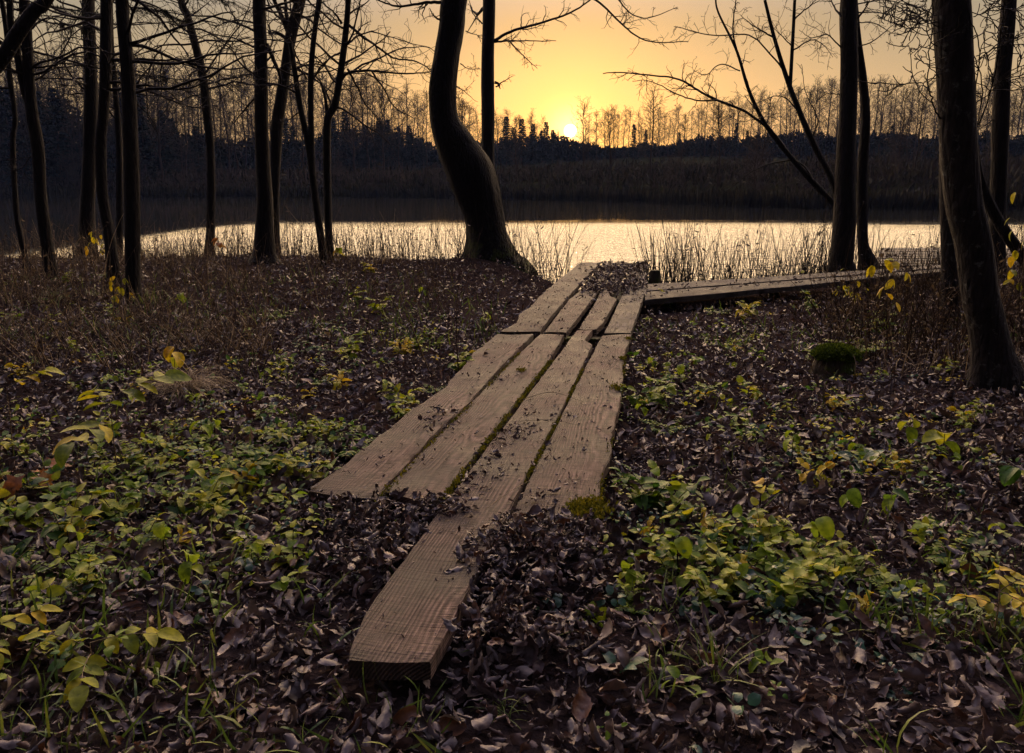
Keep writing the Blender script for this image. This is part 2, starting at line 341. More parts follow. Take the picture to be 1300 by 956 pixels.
# ------------------------------------------------------------------ setting: ground, lake, sky
def build_ground():
    ys = np.concatenate([np.array([-60, -30, -15, -8, -4, -2, -.5]), np.arange(.6, 14.6, .07), np.arange(15, 24, .6), np.arange(25, 60, 4), np.arange(60, 130, 1.5), np.arange(135, 420, 15)])
    xs = np.concatenate([-np.arange(400, 60, -20)[::1], -np.arange(60, 12, -3), np.arange(-12, 12.01, .1), np.arange(15, 61, 3), np.arange(80, 401, 20)])
    X, Y = np.meshgrid(xs, ys)
    Z = gz(X, Y)
    V = np.stack([X, Y, Z], -1).reshape(-1, 3)
    ny, nx = X.shape
    i = np.arange(ny - 1)[:, None] * nx; j = np.arange(nx - 1)[None, :]
    f = np.stack([i + j, i + j + 1, i + nx + j + 1, i + nx + j], -1).reshape(-1, 4)
    mb = MB(); mb.add(V, f)
    tag(mb.build('ground', ground_mat()), 'leaf covered forest floor sloping to the lake', 'ground', kind='structure')
    xs = np.linspace(-380, 380, 229); off = np.array([-9.5, -7.5, -3.0, -1.2, 8.0]); rows = []; tn = []
    fy_ = far_y(xs)
    for y_ in (7.5, 18.0, 30.0): rows.append(np.full(len(xs), y_)); tn.append(xs * 0)
    for o_ in off:
        rows.append(fy_ + o_); px_ = xs / fy_ * F + PX0; tn.append((.12 * sstep(.3, .55, fbm(xs * .2 + 3, xs * 0, 2)) * np.maximum(sstep(140, 200, px_) * (1 - sstep(330, 420, px_)), sstep(1020, 1100, px_)) if o_ in (-7.5, -3.0) else 0) + xs * 0)
    nx = len(xs); V = np.concatenate([np.stack([xs, r_, xs * 0 + WATER], -1) for r_ in rows])
    i = np.arange(len(rows) - 1)[:, None] * nx; j = np.arange(nx - 1)[None]
    mb = MB(); mb.add(V, np.stack([i + j, i + j + 1, i + nx + j + 1, i + nx + j], -1).reshape(-1, 4), 0, np.concatenate(tn))
    tag(mb.build('lake', water_mat(), smooth=False), 'still lake reflecting the golden sky', 'lake', kind='structure')
build_ground()

SUN_EL = math.atan((433 - 166) / F) - PITCH
SUN_AZ = math.atan((724 - 650) / F * cos(0))
SD = ray(724, 166); SD = SD / np.linalg.norm(SD)
SUN_EL = math.asin(SD[2]); SUN_AZ = math.atan2(SD[0], SD[1])

def build_world():
    w = bpy.data.worlds.new('World'); scene.world = w; w.use_nodes = True
    nt = w.node_tree; nt.nodes.clear()
    out = N(nt, 'ShaderNodeOutputWorld'); bg = N(nt, 'ShaderNodeBackground')
    sky = N(nt, 'ShaderNodeTexSky'); sky.sky_type = 'NISHITA'; sky.sun_disc = False
    sky.sun_elevation = SUN_EL; sky.sun_rotation = SUN_AZ; sky.air_density = 1.0; sky.dust_density = 2.5; sky.ozone_density = 1.0
    bg.inputs['Strength'].default_value = SKY_STRENGTH
    tc = N(nt, 'ShaderNodeTexCoord')
    dt = N(nt, 'ShaderNodeVectorMath', operation='DOT_PRODUCT'); dt.inputs[1].default_value = tuple(SD); L(nt, tc.outputs['Generated'], dt.inputs[0])
    mxv = N(nt, 'ShaderNodeMath', operation='MAXIMUM', i_1=0.0); L(nt, dt.outputs['Value'], mxv.inputs[0])
    col = sky.outputs[0]
    tint = N(nt, 'ShaderNodeMix', data_type='RGBA', blend_type='MULTIPLY'); tint.inputs[0].default_value = 1; tint.inputs[7].default_value = (*SKY_TINT, 1)
    L(nt, col, tint.inputs[6]); col = tint.outputs[2]
    def add(col, c):
        a = N(nt, 'ShaderNodeMix', data_type='RGBA', blend_type='ADD'); a.inputs[0].default_value = 1; L(nt, col, a.inputs[6]); L(nt, c, a.inputs[7]); return a.outputs[2]
    # afterglow low along the whole western horizon
    nr0 = N(nt, 'ShaderNodeVectorMath', operation='NORMALIZE'); L(nt, tc.outputs['Generated'], nr0.inputs[0])
    sz0 = N(nt, 'ShaderNodeSeparateXYZ'); L(nt, nr0.outputs[0], sz0.inputs[0])
    g1 = N(nt, 'ShaderNodeMapRange', interpolation_type='SMOOTHSTEP', i_1=.03, i_2=.21, i_3=1.0, i_4=.12); L(nt, sz0.outputs['Z'], g1.inputs[0])
    g2 = N(nt, 'ShaderNodeMapRange', interpolation_type='SMOOTHSTEP', i_1=.45, i_2=.9); L(nt, sz0.outputs['Y'], g2.inputs[0])
    g3 = N(nt, 'ShaderNodeMath', operation='MULTIPLY'); L(nt, g1.outputs[0], g3.inputs[0]); L(nt, g2.outputs[0], g3.inputs[1])
    s = N(nt, 'ShaderNodeVectorMath', operation='SCALE'); s.inputs[0].default_value = GLOW; L(nt, g3.outputs[0], s.inputs['Scale'])
    col = add(col, s.outputs[0])
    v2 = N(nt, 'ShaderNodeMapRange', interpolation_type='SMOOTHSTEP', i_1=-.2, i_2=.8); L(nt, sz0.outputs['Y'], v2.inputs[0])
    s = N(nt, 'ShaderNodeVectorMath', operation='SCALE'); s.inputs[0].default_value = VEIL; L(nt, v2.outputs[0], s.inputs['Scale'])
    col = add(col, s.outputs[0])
    for power, c in AUREOLE:
        pw = N(nt, 'ShaderNodeMath', operation='POWER', i_1=power); L(nt, mxv.outputs[0], pw.inputs[0])
        s = N(nt, 'ShaderNodeVectorMath', operation='SCALE'); s.inputs[0].default_value = c; L(nt, pw.outputs[0], s.inputs['Scale'])
        col = add(col, s.outputs[0])
    # extra brightness added to the unseen upper sky to light the ground, strongest sunwards
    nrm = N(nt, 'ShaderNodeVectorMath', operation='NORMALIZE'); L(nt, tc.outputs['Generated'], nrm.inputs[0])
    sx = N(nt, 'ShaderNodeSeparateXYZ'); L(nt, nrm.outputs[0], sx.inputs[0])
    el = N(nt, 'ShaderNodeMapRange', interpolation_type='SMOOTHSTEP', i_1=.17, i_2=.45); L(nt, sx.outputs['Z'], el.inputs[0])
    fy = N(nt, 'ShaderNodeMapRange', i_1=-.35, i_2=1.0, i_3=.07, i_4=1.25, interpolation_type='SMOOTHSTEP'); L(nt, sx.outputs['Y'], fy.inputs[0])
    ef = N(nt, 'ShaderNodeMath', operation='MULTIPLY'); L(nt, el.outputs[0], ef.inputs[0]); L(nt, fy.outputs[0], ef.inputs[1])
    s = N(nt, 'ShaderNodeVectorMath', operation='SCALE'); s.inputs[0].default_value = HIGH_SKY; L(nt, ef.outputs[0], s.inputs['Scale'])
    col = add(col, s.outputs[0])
    # warm bright band added just above the view to brighten the water reflections
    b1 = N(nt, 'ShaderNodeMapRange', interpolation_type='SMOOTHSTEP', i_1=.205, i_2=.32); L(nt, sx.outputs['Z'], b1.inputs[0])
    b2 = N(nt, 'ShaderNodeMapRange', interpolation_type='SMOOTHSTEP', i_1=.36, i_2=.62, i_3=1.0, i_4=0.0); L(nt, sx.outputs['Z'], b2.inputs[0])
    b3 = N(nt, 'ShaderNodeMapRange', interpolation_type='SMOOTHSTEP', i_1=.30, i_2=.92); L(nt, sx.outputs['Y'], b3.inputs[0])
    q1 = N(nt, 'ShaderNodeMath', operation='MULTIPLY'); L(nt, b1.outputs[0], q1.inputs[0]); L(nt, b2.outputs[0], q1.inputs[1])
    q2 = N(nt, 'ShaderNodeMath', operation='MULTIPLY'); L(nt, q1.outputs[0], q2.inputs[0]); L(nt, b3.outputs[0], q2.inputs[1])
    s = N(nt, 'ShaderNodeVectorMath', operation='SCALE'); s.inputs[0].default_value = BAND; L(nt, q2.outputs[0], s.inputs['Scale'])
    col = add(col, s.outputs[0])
    mr = N(nt, 'ShaderNodeMapRange', i_1=cos(radians(.47)), i_2=cos(radians(.37)), i_3=0.0, i_4=1.0); L(nt, dt.outputs['Value'], mr.inputs[0])
    s = N(nt, 'ShaderNodeVectorMath', operation='SCALE'); s.inputs[0].default_value = SUN_DISC; L(nt, mr.outputs[0], s.inputs['Scale'])
    col = add(col, s.outputs[0])
    L(nt, col, bg.inputs['Color']); L(nt, bg.outputs[0], out.inputs[0])
SKY_STRENGTH = .044
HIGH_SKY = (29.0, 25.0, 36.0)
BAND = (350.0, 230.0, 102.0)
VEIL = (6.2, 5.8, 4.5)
SKY_TINT = (.40, .32, .22)
GLOW = (9.0, 4.3, .3)
AUREOLE = [(3500.0, (26, 19, 8)), (260.0, (10.0, 4.2, .1)), (36.0, (6.0, 3.0, .0))]
SUN_DISC = (80, 70, 45)
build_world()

sl = bpy.data.lights.new('sun', 'SUN'); sl.energy = .5; sl.angle = radians(.5); sl.color = (1.0, .62, .30)
so = bpy.data.objects.new('sun', sl); COL.objects.link(so)
from mathutils import Vector
so.rotation_euler = Vector(tuple(-SD)).to_track_quat('-Z', 'Y').to_euler()
so.location = (0, 0, 30)

cd = bpy.data.cameras.new('camera'); cd.sensor_width = 36; cd.lens = F / 1300 * 36
cd.shift_y = -(478 - PY0) / 1300; cd.clip_start = .05; cd.clip_end = 3000
co = bpy.data.objects.new('camera', cd); COL.objects.link(co)
co.location = tuple(CAM); co.rotation_euler = (pi / 2 - PITCH, 0, 0)
scene.camera = co
scene.view_settings.view_transform = 'Standard'; scene.view_settings.look = 'None'
scene.view_settings.exposure = 0; scene.view_settings.gamma = 1
scene.render.engine = 'CYCLES'
scene.cycles.use_denoising = True
# ------------------------------------------------------------------ leaf scattering
def T_leaf(nl=5, prof=None, serr=0.0, cols=3):
    t = np.linspace(0, 1, nl + 1)
    w = prof(t)
    if serr: w = w * (1 + serr * np.where(np.arange(nl + 1) % 2, 1, -1) * (t > .05) * (t < .97))
    us = np.linspace(-1, 1, cols)
    V = np.array([(t[k], u * w[k], abs(u)) for k in range(nl + 1) for u in us])
    Fc = [(c * 0 + k * cols + c, (k + 1) * cols + c, (k + 1) * cols + c + 1, k * cols + c + 1) for k in range(nl) for c in range(cols - 1)]
    return V, np.array(Fc)
def beta_prof(a, b, w):
    m = (a / (a + b)) ** a * (b / (a + b)) ** b
    return lambda t: w * (np.clip(t, .004, 1) ** a * np.clip(1 - t, .003, 1) ** b) / m
ovate = beta_prof(.62, .95, .27)
lance = lambda t: .17 * np.sin(pi * np.clip(t, .012, .985) ** .8)
roundp = beta_prof(.5, .55, .40)
toothed = beta_prof(.42, .85, .36)
T_OV = T_leaf(4, ovate); T_OV7 = T_leaf(14, ovate, .035, 5); T_LA = T_leaf(5, lance); T_RO = T_leaf(4, roundp); T_TO = T_leaf(14, toothed, .09, 5); T_BROAD = T_leaf(14, beta_prof(.5, .8, .34), .03, 5)
def T_maple():
    # five lobes round the petiole; fan of quads about the midpoint
    pts = []
    for a, r in [(-150, .28), (-118, .55), (-95, .34), (-62, .80), (-50, .55), (-38, .62), (-22, .45), (-9, .78), (0, 1.0), (9, .78), (22, .45), (38, .62), (50, .55), (62, .80), (95, .34), (118, .55), (150, .28)]:
        pts.append((.18 + r * .82 * cos(radians(a)), r * .75 * sin(radians(a))))
    V = [(.2, 0, 0)] + [(x, y, abs(y) * 2.2) for x, y in pts] + [(0.02, 0, 0)]
    n = len(pts); Fc = [(0, 1 + k, 2 + k, 0) for k in range(n - 1)]
    Fc = np.array([(0, 1 + k, 2 + k) for k in range(n - 1)] + [(0, n, n + 1), (0, n + 1, 1)])
    return np.array(V), Fc
T_MA = T_maple(); T_BRD = T_leaf(10, beta_prof(.5, .7, .36), .04, 5); T_OV6 = T_leaf(8, ovate, .0, 5); T_RO6 = T_leaf(8, roundp, .0, 5)

JR = np.random.default_rng(4242)
def scatter(mb, T, pos, yaw, pitch, roll, size, bend, curl, tint, mat=0, width=1.0, twist=0.0, jit=0.0):
    V0, Fc = T; pos = np.asarray(pos, float).reshape(-1, 3); n = len(pos)
    b = lambda a: np.broadcast_to(np.asarray(a, float), (n,))
    yaw, pitch, roll, size, bend, curl, width, twist = map(b, (yaw, pitch, roll, size, bend, curl, width, twist))
    x = V0[:, 0][None] * np.ones((n, 1)); y = V0[:, 1][None] * width[:, None]
    # curl: the margins roll up round the midrib
    ph = curl[:, None] * y * 4
    yy = np.where(np.abs(curl[:, None]) > 1e-3, np.sin(ph) / (curl[:, None] * 4 + 1e-9), y); zz = np.where(np.abs(curl[:, None]) > 1e-3, (1 - np.cos(ph)) / (curl[:, None] * 4 + 1e-9), 0)
    tw = twist[:, None] * x
    y2 = yy * np.cos(tw) - zz * np.sin(tw); z2 = yy * np.sin(tw) + zz * np.cos(tw)
    # bend: arc along the length
    k = bend[:, None] + 1e-4
    X = np.sin(k * x) / k - z2 * np.sin(k * x); Zb = (1 - np.cos(k * x)) / k + z2 * np.cos(k * x)
    P = np.stack([X, y2, Zb], -1)
    if jit: P = P + JR.normal(0, jit, P.shape)
    P = P * size[:, None, None]
    cy, sy, cp, sp, cr, sr = np.cos(yaw), np.sin(yaw), np.cos(pitch), np.sin(pitch), np.cos(roll), np.sin(roll)
    z = np.zeros(n); o = np.ones(n)
    Rx = np.stack([np.stack([o, z, z], -1), np.stack([z, cr, -sr], -1), np.stack([z, sr, cr], -1)], 1)
    Ry = np.stack([np.stack([cp, z, -sp], -1), np.stack([z, o, z], -1), np.stack([sp, z, cp], -1)], 1)
    Rz = np.stack([np.stack([cy, -sy, z], -1), np.stack([sy, cy, z], -1), np.stack([z, z, o], -1)], 1)
    R = Rz @ Ry @ Rx
    W = np.einsum('nij,nkj->nki', R, P) + pos[:, None, :]
    K = len(V0)
    f = (Fc[None] + (np.arange(n) * K)[:, None, None]).reshape(-1, Fc.shape[1])
    mb.add(W.reshape(-1, 3), f, mat, np.repeat(b(tint), K))

def visible_xy(n, y0, y1, rg, margin=1.12):
    """points on the ground spread evenly over the part of the floor the view takes in"""
    u = rg.random(n); y = np.sqrt(y0 ** 2 + u * (y1 ** 2 - y0 ** 2))
    x = (rg.random(n) - .5) * 1.3 * margin * (y + .25)
    return x, y

# walkway outline on the ground (used to keep litter off the planks)
WALK = [(440, 840), (497, 731), (553, 652), (540, 648), (393, 622), (565, 490), (625, 430), (735, 334), (824, 334), (818, 372), (800, 422), (760, 655), (640, 690), (548, 840)]
def in_poly(x, y, poly):
    x = np.asarray(x); y = np.asarray(y); c = np.zeros(x.shape, bool); n = len(poly)
    for i in range(n):
        x1, y1 = poly[i]; x2, y2 = poly[i - 1]
        c ^= ((y1 > y) != (y2 > y)) & (x < (x2 - x1) * (y - y1) / (y2 - y1 + 1e-12) + x1)
    return c
ZB = .06
WALKW = [tuple(on_z(a, b, ZB)[:2]) for a, b in WALK]
SIDEW = [tuple(on_z(a, b, .0)[:2]) for a, b in [(818, 380), (818, 360), (1196, 334), (1196, 344)]]

def litter():
    rg = np.random.default_rng(11)
    mb = MB()
    def layer(n, y0, y1, smin, smax, lift, T, cf=1.0):
        x, y = visible_xy(n, y0, y1, rg)
        ok = (y < shore_y(x) + .25) & ~in_poly(x, y, WALKW) & ~(in_poly(x, y, SIDEW))
        dens = fbm(x * .8 + 3, y * .8, 2)
        ok &= rg.random(n) < .55 + .7 * dens
        x, y = x[ok], y[ok]; m = len(x)
        z = gz(x, y) + rg.random(m) ** 1.6 * lift
        size = smin + (smax - smin) * rg.random(m) ** 1.5
        scatter(mb, T, np.stack([x, y, z], -1), rg.random(m) * 2 * pi, rg.normal(.02, .28, m), rg.normal(0, .45, m) + pi * (rg.random(m) < .4), size,
                rg.normal(.3, 1.3, m) * cf, (np.abs(rg.normal(0, 1.7, m)) + .5) * cf, np.clip(rg.beta(1.1, 1.35, m) + .15 * (fbm(x * 2, y * 2, 2) - .5), 0, 1), width=.6 + .6 * rg.random(m), twist=rg.normal(0, 1.3, m), jit=.02)
    layer(9000, 1.35, 3.6, .025, .085, .035, T_OV6)
    layer(5600, 1.35, 3.6, .02, .07, .045, T_RO6)
    layer(5000, 1.35, 3.6, .008, .03, .03, T_LA)
    layer(1300, 1.35, 4.2, .05, .095, .035, T_BRD, .7)
    layer(350, 1.35, 5.0, .06, .10, .035, T_MA, .6)
    layer(15000, 3.4, 7.0, .03, .09, .04, T_OV)
    layer(9000, 3.4, 7.0, .025, .07, .05, T_RO)
    layer(9000, 3.4, 7.0, .012, .035, .03, T_LA)
    layer(19000, 6.6, 14.0, .04, .10, .05, T_OV)
    tag(mb.build('leaf_litter', M_LITTER), 'brown curled fallen leaves covering the forest floor', 'leaf litter', kind='stuff')
litter()

# ------------------------------------------------------------------ boardwalk
boardwalk = thing('boardwalk', (*on_z(650, 640, 0)[:2], 0), 'long walkway of four weathered planks running from the foreground to the lake', 'boardwalk')
BWL = np.array(boardwalk.location)
def plank(left, right, parent, porigin, zt=ZB, th=.048, mat=M_WOOD, wavy=(0.0, 0.0), zt2=None, seed=0, n=70, nz=None):
    zt2 = zt if zt2 is None else zt2; nz = zt if nz is None else nz
    Lw = np.array([on_z(a, b, nz)[:2] for a, b in left]); Rw = np.array([on_z(a, b, nz)[:2] for a, b in right])
    def res(P):
        s = np.concatenate([[0], np.cumsum(np.linalg.norm(np.diff(P, axis=0), axis=1))]); s /= s[-1]
        t = np.linspace(0, 1, n); return np.stack([np.interp(t, s, P[:, 0]), np.interp(t, s, P[:, 1])], -1)
    A, B = res(Lw), res(Rw)
    o = (A[0] + B[0]) / 2; e = (A[-1] + B[-1]) / 2; dx = e - o; ln = np.linalg.norm(dx); dx = dx / ln; dy = np.array([-dx[1], dx[0]])
    def loc(P): return np.stack([(P - o) @ dx, (P - o) @ dy], -1)
    A, B = loc(A), loc(B)
    rg = np.random.default_rng(seed + 50)
    s = np.linspace(0, ln, n)
    A[:, 1] += (fbm(s * 9 + seed * 7, s * 0 + 3, 3) - .5) * (.006 + wavy[0]) * 2
    B[:, 1] += (fbm(s * 9 + seed * 5 + 40, s * 0 + 8, 3) - .5) * (.006 + wavy[1]) * 2
    us = np.array([0, .012, .03, .2, .4, .6, .8, .97, .988, 1]); dip = np.array([-.006, -.0015, 0, 0, 0, 0, 0, 0, -.0015, -.006])
    m = len(us)
    top = A[:, None, :] * (1 - us)[None, :, None] + B[:, None, :] * us[None, :, None]
    zz = np.linspace(0, zt2 - zt, n)[:, None] + dip[None] + .004 * (us[None] - .5) ** 2 * 4 * (1 if seed % 2 else -1) + .006 * (fbm(s * 1.1 + seed * 3, s * 0, 2)[:, None] - .5) + .004 * (fbm(s[:, None] * 2 + seed, us[None] * 3, 2) - .5)
    zz[0] -= .004; zz[-1] -= .004
    V = np.concatenate([top, zz[..., None]], -1).reshape(-1, 3)
    Vb = V.copy(); Vb[:, 2] -= th; Vb.reshape(n, m, 3)[:, 0, 2] += .004; Vb.reshape(n, m, 3)[:, -1, 2] += .004
    i = np.arange(n - 1)[:, None] * m; j = np.arange(m - 1)[None]
    ft = np.stack([i + j, i + m + j, i + m + j + 1, i + j + 1], -1).reshape(-1, 4)
    nb = n * m
    fb = ft[:, ::-1] + nb
    ii = np.arange(n - 1) * m; jj = np.arange(m - 1)
    f1 = np.stack([ii, ii + nb, ii + m + nb, ii + m], -1); f2 = np.stack([ii + m - 1, ii + 2 * m - 1, ii + 2 * m - 1 + nb, ii + m - 1 + nb], -1)
    f3 = np.stack([jj, jj + 1, jj + 1 + nb, jj + nb], -1); q = (n - 1) * m; f4 = np.stack([q + jj, q + jj + nb, q + jj + 1 + nb, q + jj + 1], -1)
    mb = MB(); mb.add(np.vstack([V, Vb]), np.vstack([ft, fb, f1, f2, f3, f4]))
    ob = mb.build('plank', mat, parent, smooth=False)
    ob.location = (o[0] - porigin[0], o[1] - porigin[1], zt - porigin[2]); ob.rotation_euler = (0, 0, math.atan2(dx[1], dx[0]))
    return ob
# near run
plank([(393, 624), (470, 563), (515, 528), (540, 508), (565, 490), (603, 446), (633, 424)], [(476, 634), (543, 560), (596, 510), (634, 468), (677, 424)], boardwalk, BWL, wavy=(.012, .004), seed=1, zt=.055)
plank([(487, 622), (549, 558), (663, 444.5), (686, 423)], [(553, 641), (622.6, 552), (696, 458), (716, 424)], boardwalk, BWL, seed=2, zt=.06)
plank([(441, 838), (443, 822), (461, 786), (476, 760), (497, 731), (523, 695), (556, 650), (638, 545), (705, 456), (733, 419)], [(546, 840), (569, 800), (605.5, 725), (639, 664.6), (676, 590), (703, 540), (744, 456), (752, 438), (742, 432), (752, 419)], boardwalk, BWL, seed=3, n=110, zt=.062)
plank([(629, 690), (643, 665), (680, 590), (708, 536), (736, 480), (764, 425)], [(752, 697), (757, 668), (762.5, 631), (765, 602), (774, 581), (779, 540), (784, 520), (790, 487), (793, 449), (801, 423)], boardwalk, BWL, wavy=(0, .006), seed=4, zt=.064)
# far run
plank([(636, 421), (655, 411), (660, 398), (672, 391), (686, 376), (692, 370), (712, 354), (737, 334)], [(686, 421), (700, 401), (729, 369), (762, 334)], boardwalk, BWL, wavy=(.010, 0), seed=5, zt=.06, zt2=.07)
plank([(691, 420.5), (723, 379), (734, 371), (766, 334)], [(719, 421), (758, 372), (781, 334)], boardwalk, BWL, seed=6, zt=.056, zt2=.066)
plank([(735, 418), (763, 372), (785, 334)], [(757, 418), (766, 410), (777, 391), (783, 380), (773, 376), (778, 371), (801, 334)], boardwalk, BWL, seed=7, zt=.06, zt2=.066)
plank([(767, 422), (788, 379), (804, 334)], [(800, 422), (804.6, 413), (815, 382), (821, 369), (823, 334)], boardwalk, BWL, mat=M_WOODG, wavy=(0, .004), seed=8, zt=.058, zt2=.066)
def bearer(pa, pb, parent, porg, zc, w=.09, h=.09):
    a = on_z(*pa, zc); b = on_z(*pb, zc); d = (b - a)[:2]; d /= np.linalg.norm(d); nrm = np.array([-d[1], d[0]]) * w / 2
    c = [a[:2] + nrm, a[:2] - nrm, b[:2] - nrm, b[:2] + nrm]
    V = [(x, y, zc - h) for x, y in c] + [(x, y, zc) for x, y in c]
    mb = MB(); mb.add(np.array(V) - porg, [(0, 3, 2, 1), (4, 5, 6, 7), (0, 1, 5, 4), (1, 2, 6, 5), (2, 3, 7, 6), (3, 0, 4, 7)])
    return mb.build('support_beam', M_STUMP, parent, smooth=False)
for pa, pb in [((640, 426), (797, 430)), ((690, 376), (812, 382)), ((738, 338), (820, 338)), ((520, 545), (772, 560)), ((600, 460), (786, 470))]:
    bearer(pa, pb, boardwalk, BWL, .012)
bearer((735, 368), (817, 372), boardwalk, BWL, .004, 1.1, .06)  # wide slab added under the broken gap to block bright water and keep it dark
# post at the far corner
pb_ = on_z(830, 364, -.05)
mb = MB(); tube(mb, np.array([(pb_[0], pb_[1], -.5), (pb_[0], pb_[1], .0), (pb_[0] + .01, pb_[1], .12), (pb_[0] + .01, pb_[1], .15)]) - BWL, [.075, .075, .07, .06], 14, wob=.06, cap=True)
mb.build('post', M_STUMP, boardwalk)

# side walkway
sw0 = on_z(1000, 362, .0)
side = thing('side_boardwalk', (sw0[0], sw0[1], 0), 'narrow raised plank walkway branching right towards the jetty', 'boardwalk')
SWL = np.array(side.location)
plank([(819, 361), (949, 353.5), (1046, 347), (1196, 336.5)], [(819, 369.5), (1050, 351.8), (1196, 340)], side, SWL, zt=.055, seed=9, mat=M_WOODG, n=80, nz=.055)
plank([(819, 370.2), (1050, 352.6), (1196, 340.5)], [(819, 380), (1000, 363.5), (1100, 353.2), (1196, 344)], side, SWL, zt=.06, seed=10, mat=M_WOODG, n=80, nz=.06, th=.055)
for x_ in (850, 980, 1100, 1180):
    ya = np.interp(x_, [819, 1046, 1196], [363, 348.5, 338]); yb = np.interp(x_, [819, 1000, 1100, 1196], [378.5, 362, 352, 343])
    b_ = bearer((x_, ya), (x_ + 3, yb), side, SWL, .0, .1, .3)
# jetty
jt = on_z(1200, 326, -.12)
jetty = thing('jetty', (jt[0], jt[1], -.45), 'grey plank jetty on the water behind the right hand trees', 'jetty')
JL = np.array(jetty.location)
for k in range(15):
    u0, u1 = k / 15 + .003, (k + 1) / 15 - .003
    y0 = 337 - (337 - 314.5) * (u0 ** .86); y1 = 337 - (337 - 314.5) * (u1 ** .86)
    plank([(1112 + 6 * u0, y0), (1300, y0 - .5)], [(1112 + 6 * u1, y1), (1300, y1 - .5)], jetty, JL, zt=-.12, seed=20 + k, mat=M_WOODG, n=24, nz=-.12, th=.03)
for a, b in [((1122, 336), (1124, 316)), ((1290, 336), (1290, 316))]:
    bearer(a, b, jetty, JL, -.155, .12, .35)

# moss along the seams
def moss_strip(mb, pts, n, spread, h, rg, z=ZB):
    W = np.array([on_z(a, b, z) for a, b in pts])
    s = np.concatenate([[0], np.cumsum(np.linalg.norm(np.diff(W, axis=0), axis=1))])
    t = rg.random(n * 3) * s[-1]
    t = t[fbm(t * 3.5 + 7, t * 0 + pts[0][0], 3) + .25 * rg.random(n * 3) > .60][:n]
    P = np.stack([np.interp(t, s, W[:, k]) for k in range(3)], -1)
    P[:, :2] += rg.normal(0, spread, (len(P), 2)); P[:, 2] += rg.normal(-.006, .005, len(P))
    m = len(P)
    scatter(mb, T_LA, P - BWL, rg.random(m) * 6.28, rg.normal(1.0, .4, m), rg.random(m) * 6, h * (.5 + rg.random(m)), rg.normal(.3, .5, m), 0, rg.beta(2, 2, m), width=1.6)
rg = np.random.default_rng(5); mb = MB()
moss_strip(mb, [(480, 634), (549, 560), (600, 511), (660, 448)], 700, .006, .011, rg)
moss_strip(mb, [(555, 644), (625, 552), (700, 457)], 1500, .007, .012, rg)
moss_strip(mb, [(641, 665), (678, 590), (706, 538), (740, 468)], 1300, .004, .011, rg)
moss_strip(mb, [(545, 836), (600, 735)], 150, .004, .010, rg, .04)
moss_strip(mb, [(757, 660), (765, 604), (780, 540), (788, 500), (793, 450)], 700, .008, .010, rg, .058)
c = on_z(747, 646, .066)
P = np.array(c) + rg.normal(0, 1, (1100, 3)) * (.030, .040, .002); m = len(P)
scatter(mb, T_LA, P - BWL, rg.random(m) * 6.28, rg.normal(1.0, .4, m), rg.random(m) * 6, .014 * (.5 + rg.random(m)), .4, 0, .3 + .6 * rg.random(m), width=1.7)
for px_, py_, n_, s_ in [(784, 492, 220, .018), (790, 455, 120, .012), (797, 430, 80, .012), (662, 470, 120, .012)]:
    P = np.array(on_z(px_, py_, .066)) + rg.normal(0, 1, (n_, 3)) * (s_, s_ * 2, .001)
    scatter(mb, T_LA, P - BWL, rg.random(n_) * 6.28, rg.normal(1.0, .4, n_), rg.random(n_) * 6, .011 * (.5 + rg.random(n_)), .4, 0, .3 + .6 * rg.random(n_), width=1.7)
tag(mb.build('moss', M_MOSS, boardwalk), 'yellow green moss growing in the seams between planks')

